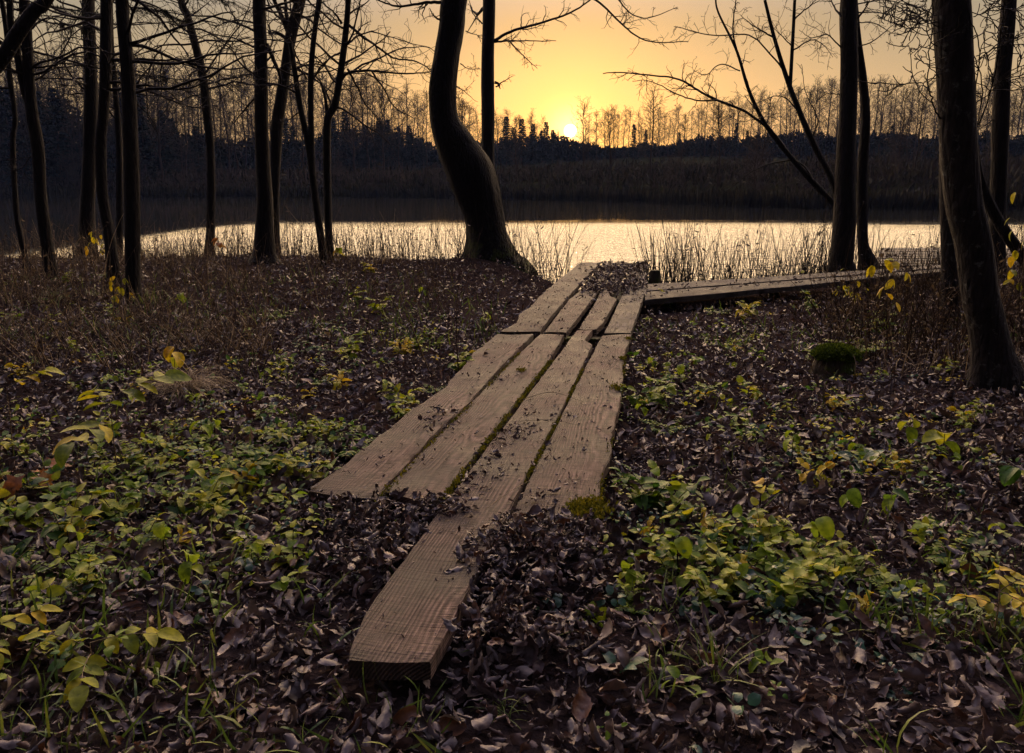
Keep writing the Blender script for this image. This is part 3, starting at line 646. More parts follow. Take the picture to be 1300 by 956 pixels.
# leaves lying on the planks
def plank_leaves():
    rg = np.random.default_rng(21); mb = MB()
    def pile(poly, n, smin, smax, z0, zr, beta=(1.1, 1.5)):
        W = [tuple(on_z(a, b, ZB)[:2]) for a, b in poly]; A = np.array(W)
        lo, hi = A.min(0), A.max(0); q = lo + rg.random((n * 4, 2)) * (hi - lo)
        q = q[in_poly(q[:, 0], q[:, 1], W)]
        q = q[(fbm(q[:, 0] * 6, q[:, 1] * 6, 2) + .35 * rg.random(len(q))) > .5][:n]; m = len(q)
        P = np.column_stack([q, z0 + rg.random(m) ** 1.5 * zr])
        for T, sl in ((T_OV6, slice(0, m * 2 // 3)), (T_RO6, slice(m * 2 // 3, m))):
            k = len(P[sl])
            scatter(mb, T, P[sl], rg.random(k) * 6.28, rg.normal(.05, .3, k), rg.normal(0, .45, k) + pi * (rg.random(k) < .4), smin + (smax - smin) * rg.random(k) ** 1.4, rg.normal(.3, 1.2, k), np.abs(rg.normal(0, 1.6, k)) + .5, np.clip(rg.beta(*beta, k), 0, 1), width=.8 + .4 * rg.random(k), twist=rg.normal(0, 1, k), jit=.035)
    pile([(385, 640), (395, 618), (470, 622), (520, 628), (560, 640), (545, 665), (500, 720), (430, 720), (380, 690)], 520, .025, .065, .03, .045)
    pile([(575, 715), (600, 690), (640, 672), (660, 660), (770, 662), (765, 720), (740, 790), (700, 810), (570, 805), (606, 740)], 800, .025, .07, .03, .045)
    pile([(570, 700), (640, 655), (650, 690), (600, 740)], 60, .02, .05, .066, .015)
    pile([(640, 690), (640, 660), (700, 655), (770, 670), (765, 700), (700, 720)], 200, .02, .06, .066, .02)
    pile([(766, 335), (824, 335), (822, 366), (800, 374), (742, 372), (735, 362), (752, 350)], 1300, .03, .07, .070, .035, (1.6, 1.4))
    pile([(735, 340), (824, 336), (818, 385), (720, 385)], 260, .02, .06, .072, .012)
    pile([(540, 525), (575, 515), (600, 540), (560, 558), (530, 545)], 50, .02, .05, .062, .02)
    pile([(620, 555), (640, 545), (680, 520), (690, 545), (640, 575)], 70, .015, .04, .066, .014)
    pile([(560, 640), (600, 590), (625, 560), (640, 600), (600, 650)], 70, .015, .045, .066, .014)
    pile([(520, 640), (560, 630), (600, 655), (560, 665)], 80, .02, .05, .066, .02)
    pile([(650, 640), (700, 620), (720, 650), (660, 665)], 36, .015, .045, .068, .012)
    # crumbs everywhere
    pile(WALK, 2200, .005, .02, .066, .004)
    pile(WALK, 160, .02, .045, .066, .008)
    pile([(545, 650), (640, 545), (760, 428), (800, 424), (765, 660), (620, 700)], 320, .006, .03, .067, .006)
    pile([(820, 379), (820, 362), (1190, 337), (1190, 343)], 420, .02, .06, .066, .012)
    tag(mb.build('fallen_leaves', M_LITTER), 'dark fallen leaves and crumbs lying on the planks', 'fallen leaves', kind='stuff')
plank_leaves()
def straw(a, b, z, r, name, label, mat, mid=None):
    A = on_z(*a, z); B = on_z(*b, z + .01)
    P = smooth_line([A, on_z(*mid, z + .012) if mid else (A + B) / 2 + (0, 0, .006), B], 10)
    mb = MB(); tube(mb, P, np.linspace(r, r * .5, 10), 6, tint=.9); tag(mb.build(name, mat, origin=A), label, 'twig')
straw((618, 645), (672, 610), .078, .0016, 'straw', 'pale dry straw lying across the seam of the two right planks', M_DRY)
straw((660, 508), (740, 510), .07, .0018, 'twig', 'thin curved dark twig lying on the third plank', M_TWIG, mid=(700, 498))
straw((655, 535), (735, 540), .07, .0012, 'twig', 'very thin dark twig lying across two planks in the middle', M_TWIG, mid=(700, 533))

# ------------------------------------------------------------------ near trees
def grow(mb, p, d, ln, r, lv, rg, droop=.0, bits=.5, ratio=.5, sides=4, spread=.8, tint=None, flat=1.0, r_min=.003):
    n = 6 + 3 * (lv > 0)
    P = [np.array(p, float)]; d = np.array(d, float); d /= np.linalg.norm(d)
    st = ln / (n - 1)
    D = [d]
    for k in range(n - 1):
        d = d + rg.normal(0, .21, 3) * (1, flat, 1) + (0, 0, -droop * (k / n)); d /= np.linalg.norm(d)
        P.append(P[-1] + d * st); D.append(d)
    P = np.array(P); R = np.linspace(r, max(r * .35, r_min * .8), n)
    tube(mb, P, R, sides, tint=rg.random() * .8 if tint is None else tint)
    if lv > 0:
        kids = int(rg.integers(3, 6)) if lv > 1 else int(rg.integers(2, 5))
        for t in np.linspace(.25, .95, kids) + rg.normal(0, .05, kids):
            i = min(max(t, 0.05), .98) * (n - 1); k = int(i); q = P[k] + (P[min(k + 1, n - 1)] - P[k]) * (i - k)
            ax = rg.normal(0, 1, 3) * (1, flat, 1); dd = D[k] * (1 - spread * .4) + ax / np.linalg.norm(ax) * spread
            grow(mb, q, dd, ln * ratio * (1.1 - .5 * t) * (.7 + .6 * rg.random()), max(R[k] * .55, r_min), lv - 1, rg, droop, bits, ratio, 3 if lv < 2 else 4, spread, tint, flat, r_min)
    elif rg.random() < bits:
        q = P[-1]; k = 1 + int(rg.random() < .4)
        Q = q + rg.normal(0, .006, (k, 3))
        scatter(mb, T_RO, Q, rg.random(k) * 6, rg.normal(-.5, .7, k), rg.random(k) * 6, .012 + .014 * rg.random(k), .5, 2.2, .2, width=.8)

def twigs_on(mb, P, r0, rg, n, ln, lv=1, droop=.05, bits=.5, t0=.2, spread=.8, flat=1.0):
    P = np.asarray(P); m = len(P)
    for t in t0 + (1 - t0) * np.sort(rg.random(n)):
        i = t * (m - 1); k = min(int(i), m - 2); q = P[k] + (P[k + 1] - P[k]) * (i - k)
        d = P[k + 1] - P[k]; d /= np.linalg.norm(d); ax = rg.normal(0, 1, 3) * (1, flat, 1); ax /= np.linalg.norm(ax)
        grow(mb, q, d * .55 + ax * spread, ln * (.5 + .8 * rg.random()) * (1.15 - .5 * t), max(r0 * (1 - .7 * t) * .5, .003), lv, rg, droop, bits, flat=flat)

def near_tree(name, label, stems, limbs=(), mat=M_BARK, sides=14, auto=(0, 0, 0), seed=0, top=8.5, wob=.08, group=None, base=None, crown_n=9, twigd=1.0, cat='tree', lean_stop=True):
    """stems: list of polylines [(px, py, width px), ...] from base to top; all at the depth of the first one's foot"""
    rg = np.random.default_rng(100 + seed)
    b = ground_at(*stems[0][0][:2]) if base is None else np.array(base, float)
    root = thing(name, tuple(b), label, cat, group)
    tm = MB(); cm = MB(); lines = []
    dep = lambda P: (P - CAM) @ ray(PX0, PY0)
    for si, st in enumerate(stems):
        ctl = []
        for k, q in enumerate(st):
            p = on_y(q[0], q[1], b[1] + (q[3] if len(q) > 3 else 0)); ctl.append([*p, q[2] / 2 * dep(p) / F])
        ctl = np.array(ctl)
        if si == 0:
            foot = ctl[0].copy(); foot[2] = b[2] - .35; foot[3] *= 1.12; ctl = np.vstack([foot, ctl])
        if st[-1][1] <= 2 and top > 0:
            d = ctl[-1, :3] - ctl[-3 if len(ctl) > 2 else -2, :3]; d /= np.linalg.norm(d); z = ctl[-1, 2]; r = ctl[-1, 3]; q = ctl[-1, :3]
            ext = []
            nst = 5
            for k in range(1, nst + 1):
                d = d * .8 + np.array([rg.normal(0, .06), rg.normal(0, .06), .25]); d /= np.linalg.norm(d)
                q = q + d * (top - z) / nst; ext.append([*q, r * (1 - .85 * k / nst)])
            ctl = np.vstack([ctl, ext])
        ln = np.sum(np.linalg.norm(np.diff(ctl[:, :3], axis=0), axis=1))
        S = smooth_line(ctl, max(12, int(ln / .09))); S[:, 3] = np.maximum(S[:, 3], .004)
        n0 = tm.n
        tube(tm, S[:, :3] - b, S[:, 3], sides, wob=wob, seed=seed * 3 + si * 11, tint=.5, cap=True)
        if si == 0 and sides >= 12:                     # buttress roots
            Vv = tm.v[-2]; nr = len(S); Vr = Vv.reshape(nr, sides, 3); c = (S[:, :3] - b)[:, None, :]; r_ = Vr - c
            an = np.arange(sides) * 2 * pi / sides; lob = .5 + .5 * np.cos(an * 3 + seed) + .5 * np.cos(an * 5 + 2 * seed)
            k_ = np.exp(-np.clip(c[..., 2], -.05, 9) / (.10 + 1.1 * S[0, 3] * .6))
            Vr[:] = c + r_ * (1 + (.30 * k_ * np.clip(lob, 0, 2)[None, :])[..., None])
        lines.append(S)
    for lb in limbs:
        pts, w = lb[0], lb[1]; tn = lb[2] if len(lb) > 2 else 8; tl = lb[3] if len(lb) > 3 else .5
        dy = rg.normal(0, .25)
        C = np.array([on_y(px, py, b[1] + dy * k / (len(pts) - 1)) for k, (px, py) in enumerate(pts)])
        S = smooth_line(C, 6 * len(pts)); r = w / 2 * dep(C[0]) / F
        S = S + np.cumsum(rg.normal(0, .004, S.shape), axis=0)
        tube(cm, S - b, np.linspace(r, max(r * .3, .0025), len(S)), 6, tint=.4)
        twigs_on(cm, S - b, r, rg, int(tn * twigd), tl, 1)
    n_auto, za, zb = auto
    S = lines[0]
    for _ in range(n_auto):
        k = int(np.argmin(np.abs(S[:, 2] - rg.uniform(za, zb)))); a = rg.random() * 2 * pi
        grow(cm, S[k, :3] - b, (cos(a), sin(a) * .7, rg.uniform(-.1, .6)), rg.uniform(.8, 1.7), min(.018, S[k, 3] * .35), 2, rg, .06, .5, .55)
    for S in lines:
        if S[-1, 2] > 5 and top > 5:
            for _ in range(crown_n):
                k = int(np.argmin(np.abs(S[:, 2] - rg.uniform(4.2, top - .3)))); a = rg.random() * 2 * pi
                grow(cm, S[k, :3] - b, (cos(a), sin(a), rg.uniform(.2, .9)), rg.uniform(.9, 1.8), max(S[k, 3] * .4, .008), 1, rg, 0, 0, .5)
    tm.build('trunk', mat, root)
    if cm.n: cm.build('crown', M_TWIG, root)
    return root, lines, b

def needles(cm, S, b, rg, n, ln, r=.006):
    """flat needle sprays hanging from a bough"""
    for t in np.linspace(.15, 1, n):
        i = t * (len(S) - 1); k = min(int(i), len(S) - 2); q = S[k] - b; d = S[k + 1] - S[k]; d = d / np.linalg.norm(d)
        s = 1 if rg.random() < .5 else -1
        dd = d * .8 + np.array([rg.normal(0, .3), s * rg.uniform(.3, .9), rg.normal(-.15, .15)])
        L_ = ln * (1.1 - .5 * t) * rg.uniform(.6, 1.2); nn = 8
        P = q + np.linspace(0, 1, nn)[:, None] * dd / np.linalg.norm(dd) * L_; P[:, 2] -= np.linspace(0, 1, nn) ** 2 * L_ * .2
        tube(cm, P, r * .5, 3, tint=.2)
        m = int(90 * L_ / .4); u = rg.random(m); Q = np.stack([np.interp(u, np.linspace(0, 1, nn), P[:, j]) for j in range(3)], -1)
        scatter(cm, T_LA, Q, np.arctan2(dd[1], dd[0]) + rg.normal(0, .8, m), rg.normal(0, .5, m), 0, .045 * (.6 + .6 * rg.random(m)), 0, 0, rg.random(m) * .5, width=.35, mat=1)
    return

G = None
near_tree('tree', 'thin pale curving sapling trunk at the left edge beside a thicker forked trunk', [[(33, 342, 8), (31, 322, 7), (23, 285, 7), (19, 249, 6.5), (16, 180, 6.5), (19, 150, 6), (12, 94, 6.5), (8, 42, 6), (2, 0, 6)]], seed=1, sides=8, auto=(3, 2.2, 3.6), limbs=[([(8, 42), (20, 25), (28, 0)], 3, 4, .3)], top=6)
near_tree('tree', 'dark forked trunk near the left edge with a slim second stem', [[(64, 352, 19), (63, 335, 15), (56, 285, 15), (51, 243, 14.5), (48, 188, 15), (40, 140, 14), (36, 84, 13), (33, 20, 12.5), (31, 0, 12)], [(43, 150, 10), (31, 115, 9), (21, 63, 9), (14, 30, 8), (12, 0, 8)]], seed=2, auto=(9, 2.4, 3.9), limbs=[([(40, 86), (62, 84), (85, 77), (103, 64)], 3, 12, .35), ([(38, 40), (60, 25), (90, 32), (118, 28)], 3, 12, .4), ([(48, 190), (30, 210), (10, 215)], 2.5, 6, .3)])
near_tree('tree', 'thick trunk leaning in from beyond the left edge across the upper corner', [[(-150, 380, 26), (-110, 250, 22), (-55, 140, 19), (0, 78, 18), (21, 45, 18), (45, 12, 17), (58, 0, 16)]], seed=3, auto=(6, 2.6, 4.0), top=7)
r3, l3, b3 = near_tree('tree', 'straight thick trunk at the water edge, left one of the close trio on the left', [[(111, 326, 27), (111, 305, 22), (111, 264, 17.5), (114, 190, 16.5), (115.5, 146, 17), (115, 84, 15.5), (112, 20, 15), (112, 0, 15)]], seed=4, auto=(8, 2.6, 4.2), top=10)
near_tree('tree', 'trunk bowing right at its foot, middle one of the close trio on the left', [[(151, 368, 20), (147, 360, 17), (138, 297, 13.5), (129.5, 243, 13), (128, 180, 13), (131, 146, 12.5), (134, 84, 14), (135, 0, 14)]], seed=5, auto=(9, 2.0, 3.6))
near_tree('tree', 'slim trunk half hidden between two thicker trunks on the left', [[(152, 322, 9), (152, 285, 9), (151, 180, 8), (146, 110, 7), (142, 60, 6), (141, 0, 5)]], seed=6, sides=8, auto=(5, 2.2, 4))
r6, l6, b6 = near_tree('tree', 'straight dark trunk with lower foot, right one of the close trio on the left', [[(168.5, 385, 21), (168.5, 368, 18.5), (168, 285, 19), (166, 188, 18.5), (162, 94, 16.5), (156, 20, 16), (155, 0, 16)]], seed=7, auto=(12, 1.9, 3.3), limbs=[([(174, 105), (190, 85), (205, 60), (222, 38), (240, 20)], 2.5, 10, .35), ([(172, 70), (185, 95), (205, 110)], 2, 7, .3)])
near_tree('tree', 'slender trunk bending left towards its top, standing alone left of centre', [[(266, 326, 13), (267, 300, 11.5), (268, 254, 11), (267, 190, 10.5), (263, 146, 11), (257, 94, 11), (246, 50, 10), (238, 20, 9.5), (230, 0, 9.5)]], seed=8, sides=10, auto=(10, 2.6, 4.2), limbs=[([(261, 92), (271, 75), (290, 48), (309, 21), (318, 0)], 3, 12, .45), ([(263, 113), (284, 107), (300, 103), (322, 107)], 3, 10, .35), ([(240, 22), (256, 12), (270, 0)], 2.5, 8, .5), ([(262, 118), (240, 122), (226, 134), (222, 146)], 2, 6, .3), ([(252, 70), (230, 74), (208, 62)], 2, 8, .4)])
near_tree('tree', 'straight stout trunk left of a forked one, both sharing one foot', [[(335, 334, 38), (335, 318, 26), (336, 254, 20), (333, 199, 18), (332, 146, 17), (331, 63, 16), (329, 0, 16)]], seed=9, auto=(8, 2.6, 4), limbs=[([(338, 55), (345, 72), (353, 96), (355, 110)], 7, 3, .3), ([(323, 125), (309, 140), (296, 155)], 3, 12, .25), ([(322, 60), (300, 50), (270, 45), (245, 55)], 2.5, 12, .5), ([(324, 30), (300, 25), (275, 32), (250, 20)], 2.5, 12, .5)], top=10)
near_tree('tree', 'forked trunk tilting right at the top, close beside a straight stout trunk', [[(349, 330, 14), (349, 254, 11), (351, 167, 15), (357, 125, 14.5), (363, 84, 13), (370, 42, 15), (376, 20, 14.5), (381, 0, 14)], [(366, 40, 7), (355, 15, 5), (348, 0, 5)], [(368, 40, 5), (363, 15, 4.5), (362, 0, 4)]], seed=10, auto=(8, 2.5, 4), limbs=[([(363, 48), (352, 42), (345, 44), (342, 40)], 5, 4, .15), ([(372, 62), (380, 80), (390, 105)], 3, 8, .3)])
near_tree('tree', 'twin stemmed tree joining low, just right of the forked trunk', [[(412, 336, 11), (401, 258, 9), (392, 187, 8.5), (381, 135, 7.5), (372, 75, 6.5), (368, 55, 5)], [(396, 215, 8), (395, 167, 7.5), (394.5, 105, 7.5), (397, 63, 7), (402, 20, 7), (405, 0, 7)]], seed=11, sides=9, auto=(7, 2.2, 3.6), limbs=[([(395, 105), (408, 85), (422, 74), (434, 70)], 2.5, 8, .35), ([(382, 140), (372, 150), (360, 152)], 2, 5, .25), ([(378, 85), (390, 100), (398, 108)], 2.5, 6, .25), ([(403, 15), (415, 40), (428, 50)], 2, 10, .4)])
near_tree('tree', 'slender curved trunk with long arching branches reaching the big crooked tree', [[(420, 334, 11), (417, 290, 9.5), (415, 199, 10), (416, 152, 10), (425, 133, 9.5), (431, 100, 9), (437.6, 52, 8), (442, 0, 7)], [(416, 150, 5.5), (413, 125, 4), (408, 107, 3)]], seed=12, sides=9, auto=(9, 2.2, 3.6),
          limbs=[([(433, 102), (442, 92), (463, 89), (494, 91), (525, 92), (549, 90)], 4.2, 18, .4), ([(438, 30), (448, 38), (473, 56), (498, 73), (525, 78), (548, 90)], 4, 18, .4), ([(434, 30), (427, 17), (408, 0)], 3.5, 6, .3), ([(442, 88), (456, 113), (463, 130), (481, 153)], 3, 10, .3), ([(471, 90), (490, 117), (500, 134), (525, 148)], 2.5, 10, .3), ([(433, 67), (419, 73), (406, 88), (400, 98)], 3, 8, .3), ([(437, 60), (455, 45), (475, 40), (500, 48), (545, 60)], 2.5, 14, .35), ([(440, 20), (460, 5), (475, -8)], 2.5, 8, .5)])
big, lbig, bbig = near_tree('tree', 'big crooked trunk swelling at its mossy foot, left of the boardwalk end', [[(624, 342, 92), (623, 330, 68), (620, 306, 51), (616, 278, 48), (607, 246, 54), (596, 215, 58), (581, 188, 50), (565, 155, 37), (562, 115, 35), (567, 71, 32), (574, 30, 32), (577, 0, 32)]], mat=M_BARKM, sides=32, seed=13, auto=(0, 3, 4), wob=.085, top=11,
          limbs=[([(562, 2), (545, 4), (530, 7), (504, 8), (488, 4), (475, -2)], 4.5, 12, .3), ([(560, 25), (548, 20), (541, 10)], 3, 5, .2), ([(592, 40), (603, 45), (612, 48)], 1.5, 5, .2), ([(580, 110), (592, 118), (606, 130)], 1.5, 6, .25), ([(584, 80), (596, 88), (610, 86)], 1.5, 8, .3)])
near_tree('tree', 'straight slim trunk rising directly behind the big crooked tree', [[(632, 322, 20), (622, 260, 17.5), (619.5, 207, 17), (619.5, 159, 17), (619, 80, 16.5), (621, 0, 16)]], seed=14, auto=(0, 3, 4), top=10,
          limbs=[([(627, 52), (653, 38), (684, 30), (724, 16), (748, 2), (760, -10)], 4, 18, .4), ([(628, 53), (645, 51), (668, 52), (708, 52)], 3, 14, .3), ([(645, 52), (664, 71), (684, 89)], 2.2, 10, .2), ([(629, 110), (640, 103), (653, 95)], 2, 4, .2), ([(628, 105), (634, 107), (636, 112)], 4, 0, .1), ([(735, -12), (756, 0), (788, 28), (812, 48), (843, 54), (875, 52)], 3.2, 16, .4), ([(770, -30), (790, 5), (820, 23), (861, 10)], 2.5, 10, .3), ([(612, 30), (602, 20), (596, 8)], 2, 5, .25)])
near_tree('tree', 'tall dark trunk with a spreading foot behind the right end of the side walkway', [[(1067, 344, 36), (1068, 330, 28), (1072, 278, 27), (1073, 219, 24.5), (1076, 151, 21.5), (1078, 80, 21.5), (1078, 0, 21)]], seed=15, auto=(0, 3, 4), top=10,
          limbs=[([(1088, 25), (1098, 12), (1104, 0)], 3, 5, .3), ([(1086, 60), (1110, 52), (1135, 30), (1160, 22)], 1.8, 12, .35), ([(1067, 60), (1050, 45), (1030, 48), (1015, 38)], 2, 12, .35), ([(1086, 5), (1120, -2), (1160, 8), (1185, 20)], 1.8, 14, .35), ([(1088, 16), (1115, 15), (1150, 25), (1190, 38)], 2, 10, .3), ([(1088, 28), (1110, 30), (1130, 40), (1150, 44)], 1.5, 8, .25), ([(1067, 20), (1058, 8), (1050, -5)], 3, 5, .4), ([(1066, 120), (1050, 118), (1036, 126)], 1.5, 5, .3)])
near_tree('tree', 'slimmer trunk bowing right, grown beside the tall dark trunk near the jetty', [[(1102, 342, 27), (1097, 318, 16), (1095, 298, 13), (1095, 219, 13.5), (1099, 151, 12), (1095, 99, 11), (1089, 50, 9), (1084, 0, 9)]], seed=16, auto=(0, 3, 4), sides=10, top=7)
near_tree('bare_shrub_tree', 'leaning bare alder fanning thin stems left of the tall dark trunk', [[(1072, 338, 9), (1066, 290, 8.5), (1059, 262, 8), (1019, 217, 7), (975, 163, 5.5), (951, 115, 4.5), (935, 64, 3.5), (912, 16, 2.5), (908, -6, 2)],
          [(1066, 290, 9), (1059, 236, 8), (1031, 179, 8), (1003, 111, 6.5), (983, 48, 5), (971, 0, 4)], [(1003, 111, 5), (1007, 40, 4.5), (1009, 0, 4)]], seed=17, sides=8, auto=(0, 2, 4), top=0, cat='tree',
          limbs=[([(1000, 195), (975, 163), (940, 140), (908, 127), (880, 112), (860, 103), (828, 98), (790, 95), (764, 97)], 4, 26, .4), ([(930, 134), (908, 127), (880, 128), (851, 117), (827, 105), (800, 104)], 2.5, 14, .35), ([(1040, 240), (1020, 208), (995, 203), (960, 215), (930, 238), (908, 254)], 2.5, 12, .3), ([(951, 115), (940, 80), (930, 45), (935, 5), (938, -8)], 3, 16, .35), ([(975, 163), (960, 140), (945, 120)], 2.5, 10, .4), ([(983, 48), (960, 35), (940, 20)], 2.5, 12, .35), ([(995, 90), (980, 70), (950, 45), (905, 45), (870, 38), (852, 34)], 2.4, 18, .35), ([(1005, 65), (1030, 50), (1045, 55), (1058, 70)], 2, 12, .3), ([(1007, 60), (990, 45), (975, 30)], 2, 10, .35), ([(1020, 150), (1000, 125), (985, 120), (960, 130)], 2, 10, .3), ([(1008, 25), (1025, 10), (1040, 0)], 2.2, 10, .35), ([(1031, 179), (1038, 150), (1025, 120), (1018, 80)], 2, 10, .3), ([(940, 90), (915, 82), (895, 95), (880, 88)], 1.8, 10, .3)], twigd=.9)
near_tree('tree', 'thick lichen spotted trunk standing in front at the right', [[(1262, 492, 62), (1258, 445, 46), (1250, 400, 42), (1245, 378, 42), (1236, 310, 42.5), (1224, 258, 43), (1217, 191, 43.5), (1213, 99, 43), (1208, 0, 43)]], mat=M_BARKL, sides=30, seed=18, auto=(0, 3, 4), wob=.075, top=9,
          limbs=[([(1194, 151), (1186, 135), (1182, 119), (1181, 80), (1184, 40), (1184, 0)], 2.2, 5, .3), ([(1183, 118), (1165, 110), (1140, 112), (1098, 107)], 1.6, 7, .15), ([(1240, 165), (1248, 130), (1240, 80), (1232, 30), (1232, -5)], 2.0, 5, .3), ([(1239, 160), (1252, 110), (1256, 60), (1260, 0)], 2, 6, .2), ([(1238, 120), (1246, 60), (1238, 20), (1236, -5)], 1.8, 5, .25), ([(1232, 52), (1248, 30), (1254, 0)], 1.6, 4, .2), ([(1192, 35), (1178, 22), (1150, 5)], 1.5, 6, .15), ([(1192, 30), (1170, 25), (1140, 12), (1125, 0)], 1.5, 6, .15), ([(1238, 72), (1255, 60), (1280, 56)], 1.3, 8, .2), ([(1192, 60), (1170, 40), (1150, 42), (1120, 28)], 1.5, 12, .2), ([(1190, 20), (1160, 5), (1130, -5)], 1.5, 12, .2), ([(1240, 130), (1258, 118), (1275, 100), (1300, 92)], 1.4, 8, .2), ([(1190, 95), (1172, 70), (1165, 45)], 1.2, 6, .15), ([(1236, 20), (1262, 8), (1300, 10)], 1.4, 8, .2)])
near_tree('tree', 'shorter looking trunk tucked behind the left side of the lichen spotted trunk', [[(1206, 415, 22), (1206, 366, 20.5), (1204, 300, 18), (1202, 220, 18), (1204, 150, 16), (1206, 60, 14), (1208, 0, 13)]], mat=M_BARKL, seed=19, auto=(0, 3, 4), top=8)
near_tree('tree', 'dark trunk near the right edge behind the lichen spotted trunk', [[(1264, 352, 22), (1267, 258, 18), (1270, 159, 20), (1273, 91, 19), (1281, 0, 17)]], seed=20, auto=(0, 3, 4), top=9, limbs=[([(1281, 55), (1290, 48), (1302, 40)], 1.6, 6, .3), ([(1263, 150), (1250, 158), (1240, 165)], 1.4, 4, .2)])
near_tree('tree', 'bowed trunk leaning left out of the right edge low by the jetty', [[(1335, 400, 18), (1312, 350, 16), (1295, 322, 15), (1272, 288, 14.5), (1250, 245, 13), (1238, 200, 12), (1230, 120, 10), (1226, 0, 8)]], seed=21, auto=(0, 3, 4), sides=10, top=7)

# pine boughs hanging in at the upper left
pr = np.random.default_rng(77)
def bough(px, w=4, n=16, ln=.45):
    return px, w, n, ln
pine = ground_at(196, 322); pine_root = None
pb = MB()
b0 = np.array(on_y(-60, 330, 12.0)); b0[2] = float(gz(b0[0], b0[1]))
pine_root, pl, b0 = near_tree('pine_tree', 'pine beyond the left edge reaching needled boughs into the upper corner', [[(-60, 326, 34), (-60, 250, 30), (-62, 100, 28), (-62, 0, 26)]], seed=33, auto=(0, 3, 4), top=10, base=b0)
cm = MB()
for pts in ([(-60, -10), (0, 0), (60, 8), (100, 14), (140, 22)], [(-60, 10), (10, 10), (60, 28), (95, 33), (118, 40)], [(-62, 60), (0, 62), (30, 58)], [(-62, -60), (80, -25), (150, 5), (190, 12), (222, 14)], [(-62, -30), (60, -20), (180, 2), (220, 22), (236, 28)], [(-62, 40), (60, 70), (140, 90), (200, 98), (240, 102)], [(-62, -50), (100, -30), (240, -8), (300, 4)]):
    C = np.array([on_y(px, py, 12.0 - .9 * k / 4) for k, (px, py) in enumerate(pts)]); S = smooth_line(C, 40)
    tube(cm, S - b0, np.linspace(.022, .004, 40), 5, tint=.3)
    needles(cm, S[14:], b0, pr, 26, .42)
o = cm.build('bough', [M_TWIG, M_FARC], pine_root)
# ------------------------------------------------------------------ far side of the lake
def far_ground(px, py_hint, Y):
    x = (px - PX0) / F * Y
    return np.array([x, Y, float(gz(x, Y))])

def tpl_bare(seed, h, upright=True):
    rg = np.random.default_rng(seed); t = MB(); c = MB()
    n = 9; P = np.zeros((n, 3)); P[:, 2] = np.linspace(-.3, h, n); P[1:, :2] += np.cumsum(rg.normal(0, .10, (n - 1, 2)), axis=0)
    R = np.linspace(.13, .02, n) * h / 12
    tube(t, P, R, 5, tint=.3)
    for k in range(44):
        u = .16 + .82 * rg.random() ** .8; z = h * u; i = np.interp(z, P[:, 2], np.arange(n)); j = min(int(i), n - 2); q = P[j] + (P[j + 1] - P[j]) * (i - j)
        a = rg.random() * 2 * pi; up = 1.7 if upright else 1.05
        grow(c, q, (cos(a), sin(a), up * (.6 + .8 * rg.random())), h * .25 * (1.3 - u) * (.6 + .8 * rg.random()), .028, 2, rg, -.05, 0, .62, 3, .6, r_min=.011)
    return t, c
def tpl_spruce(seed, h):
    rg = np.random.default_rng(seed); t = MB(); c = MB()
    tube(t, [(0, 0, -.3), (0, 0, h * .5), (0, 0, h)], [.16, .09, .015], 5, tint=.3)
    nw = 22
    for k in range(nw):
        z = h * (.06 + .93 * k / (nw - 1)); rad = h * .20 * (1 - k / nw) ** .8 + .12
        for a in rg.random(9) * 2 * pi:
            L_ = rad * rg.uniform(.55, 1.15); m = 9
            s = np.linspace(.1, 1, m); Q = np.stack([cos(a) * s * L_, sin(a) * s * L_, z - s * L_ * .32 + s ** 2 * L_ * .12], -1) + rg.normal(0, .05, (m, 3))
            scatter(c, T_LA, Q, a + rg.normal(0, .7, m), rg.normal(-.25, .3, m), rg.normal(0, .6, m), .34 * (1.1 - .4 * s) * (h / 9) + .1, -.3, .3, rg.random(m), width=1.5)
    return t, c
def tpl_bush(seed, h, n=60):
    rg = np.random.default_rng(seed); c = MB()
    for k in range(n):
        p = np.array([rg.normal(0, .35 * h), rg.normal(0, .3 * h), -.1])
        grow(c, p, (rg.normal(0, .3), rg.normal(0, .3), 1), h * rg.uniform(.5, 1.1), .03, 1, rg, .0, 0, .5, 3, .7, r_min=.018)
    return c
def proto(name, tc, mats, parts=('trunk', 'crown')):
    t, c = tc
    e = bpy.data.objects.new(name, None); COL.objects.link(e)
    a = t.build(parts[0], mats[0], e); b = c.build(parts[1], mats[1], e)
    return e
P_BARE = [proto('bare_tree', tpl_bare(200 + k, 12, upright=(k % 2 == 0)), (M_FARB, M_FARB)) for k in range(5)]
P_SPR = [proto('spruce_tree', tpl_spruce(300 + k, 9), (M_FARB, M_FARC)) for k in range(3)]
used = set()
def place(p, loc, h, h0, rz, label, cat, group, sx=1.0):
    if p in used:
        r = p.copy(); COL.objects.link(r)
        for ch in p.children:
            d = ch.copy(); COL.objects.link(d); d.parent = r
    else: used.add(p); r = p
    r.location = tuple(loc); r.rotation_euler = (0, 0, rz); s = h / h0; r.scale = (s * sx, s * sx, s)
    tag(r, label, cat, group)
    return r
fr = np.random.default_rng(91)
def top_h(px, py, loc):                      # height that brings a tree's tip to a given elevation
    d = ray(px, py); return CAMH + d[2] / d[1] * loc[1] - loc[2]
def tree_at(P, h0, px, ptop, dist, label, cat, group, sx=1.0):
    loc = far_ground(px, 0, dist); h = top_h(px, ptop, loc)
    place(P[int(fr.integers(len(P)))], loc, max(h, 2.0), h0, fr.random() * 6.28, label, cat, group, sx)
def forest_y(px):                            # distance of the wood's front edge along each bearing
    return np.interp(px, [-200, 0, 250, 400, 640, 900, 1100, 1350], [108, 108, 112, 135, 155, 150, 128, 118])
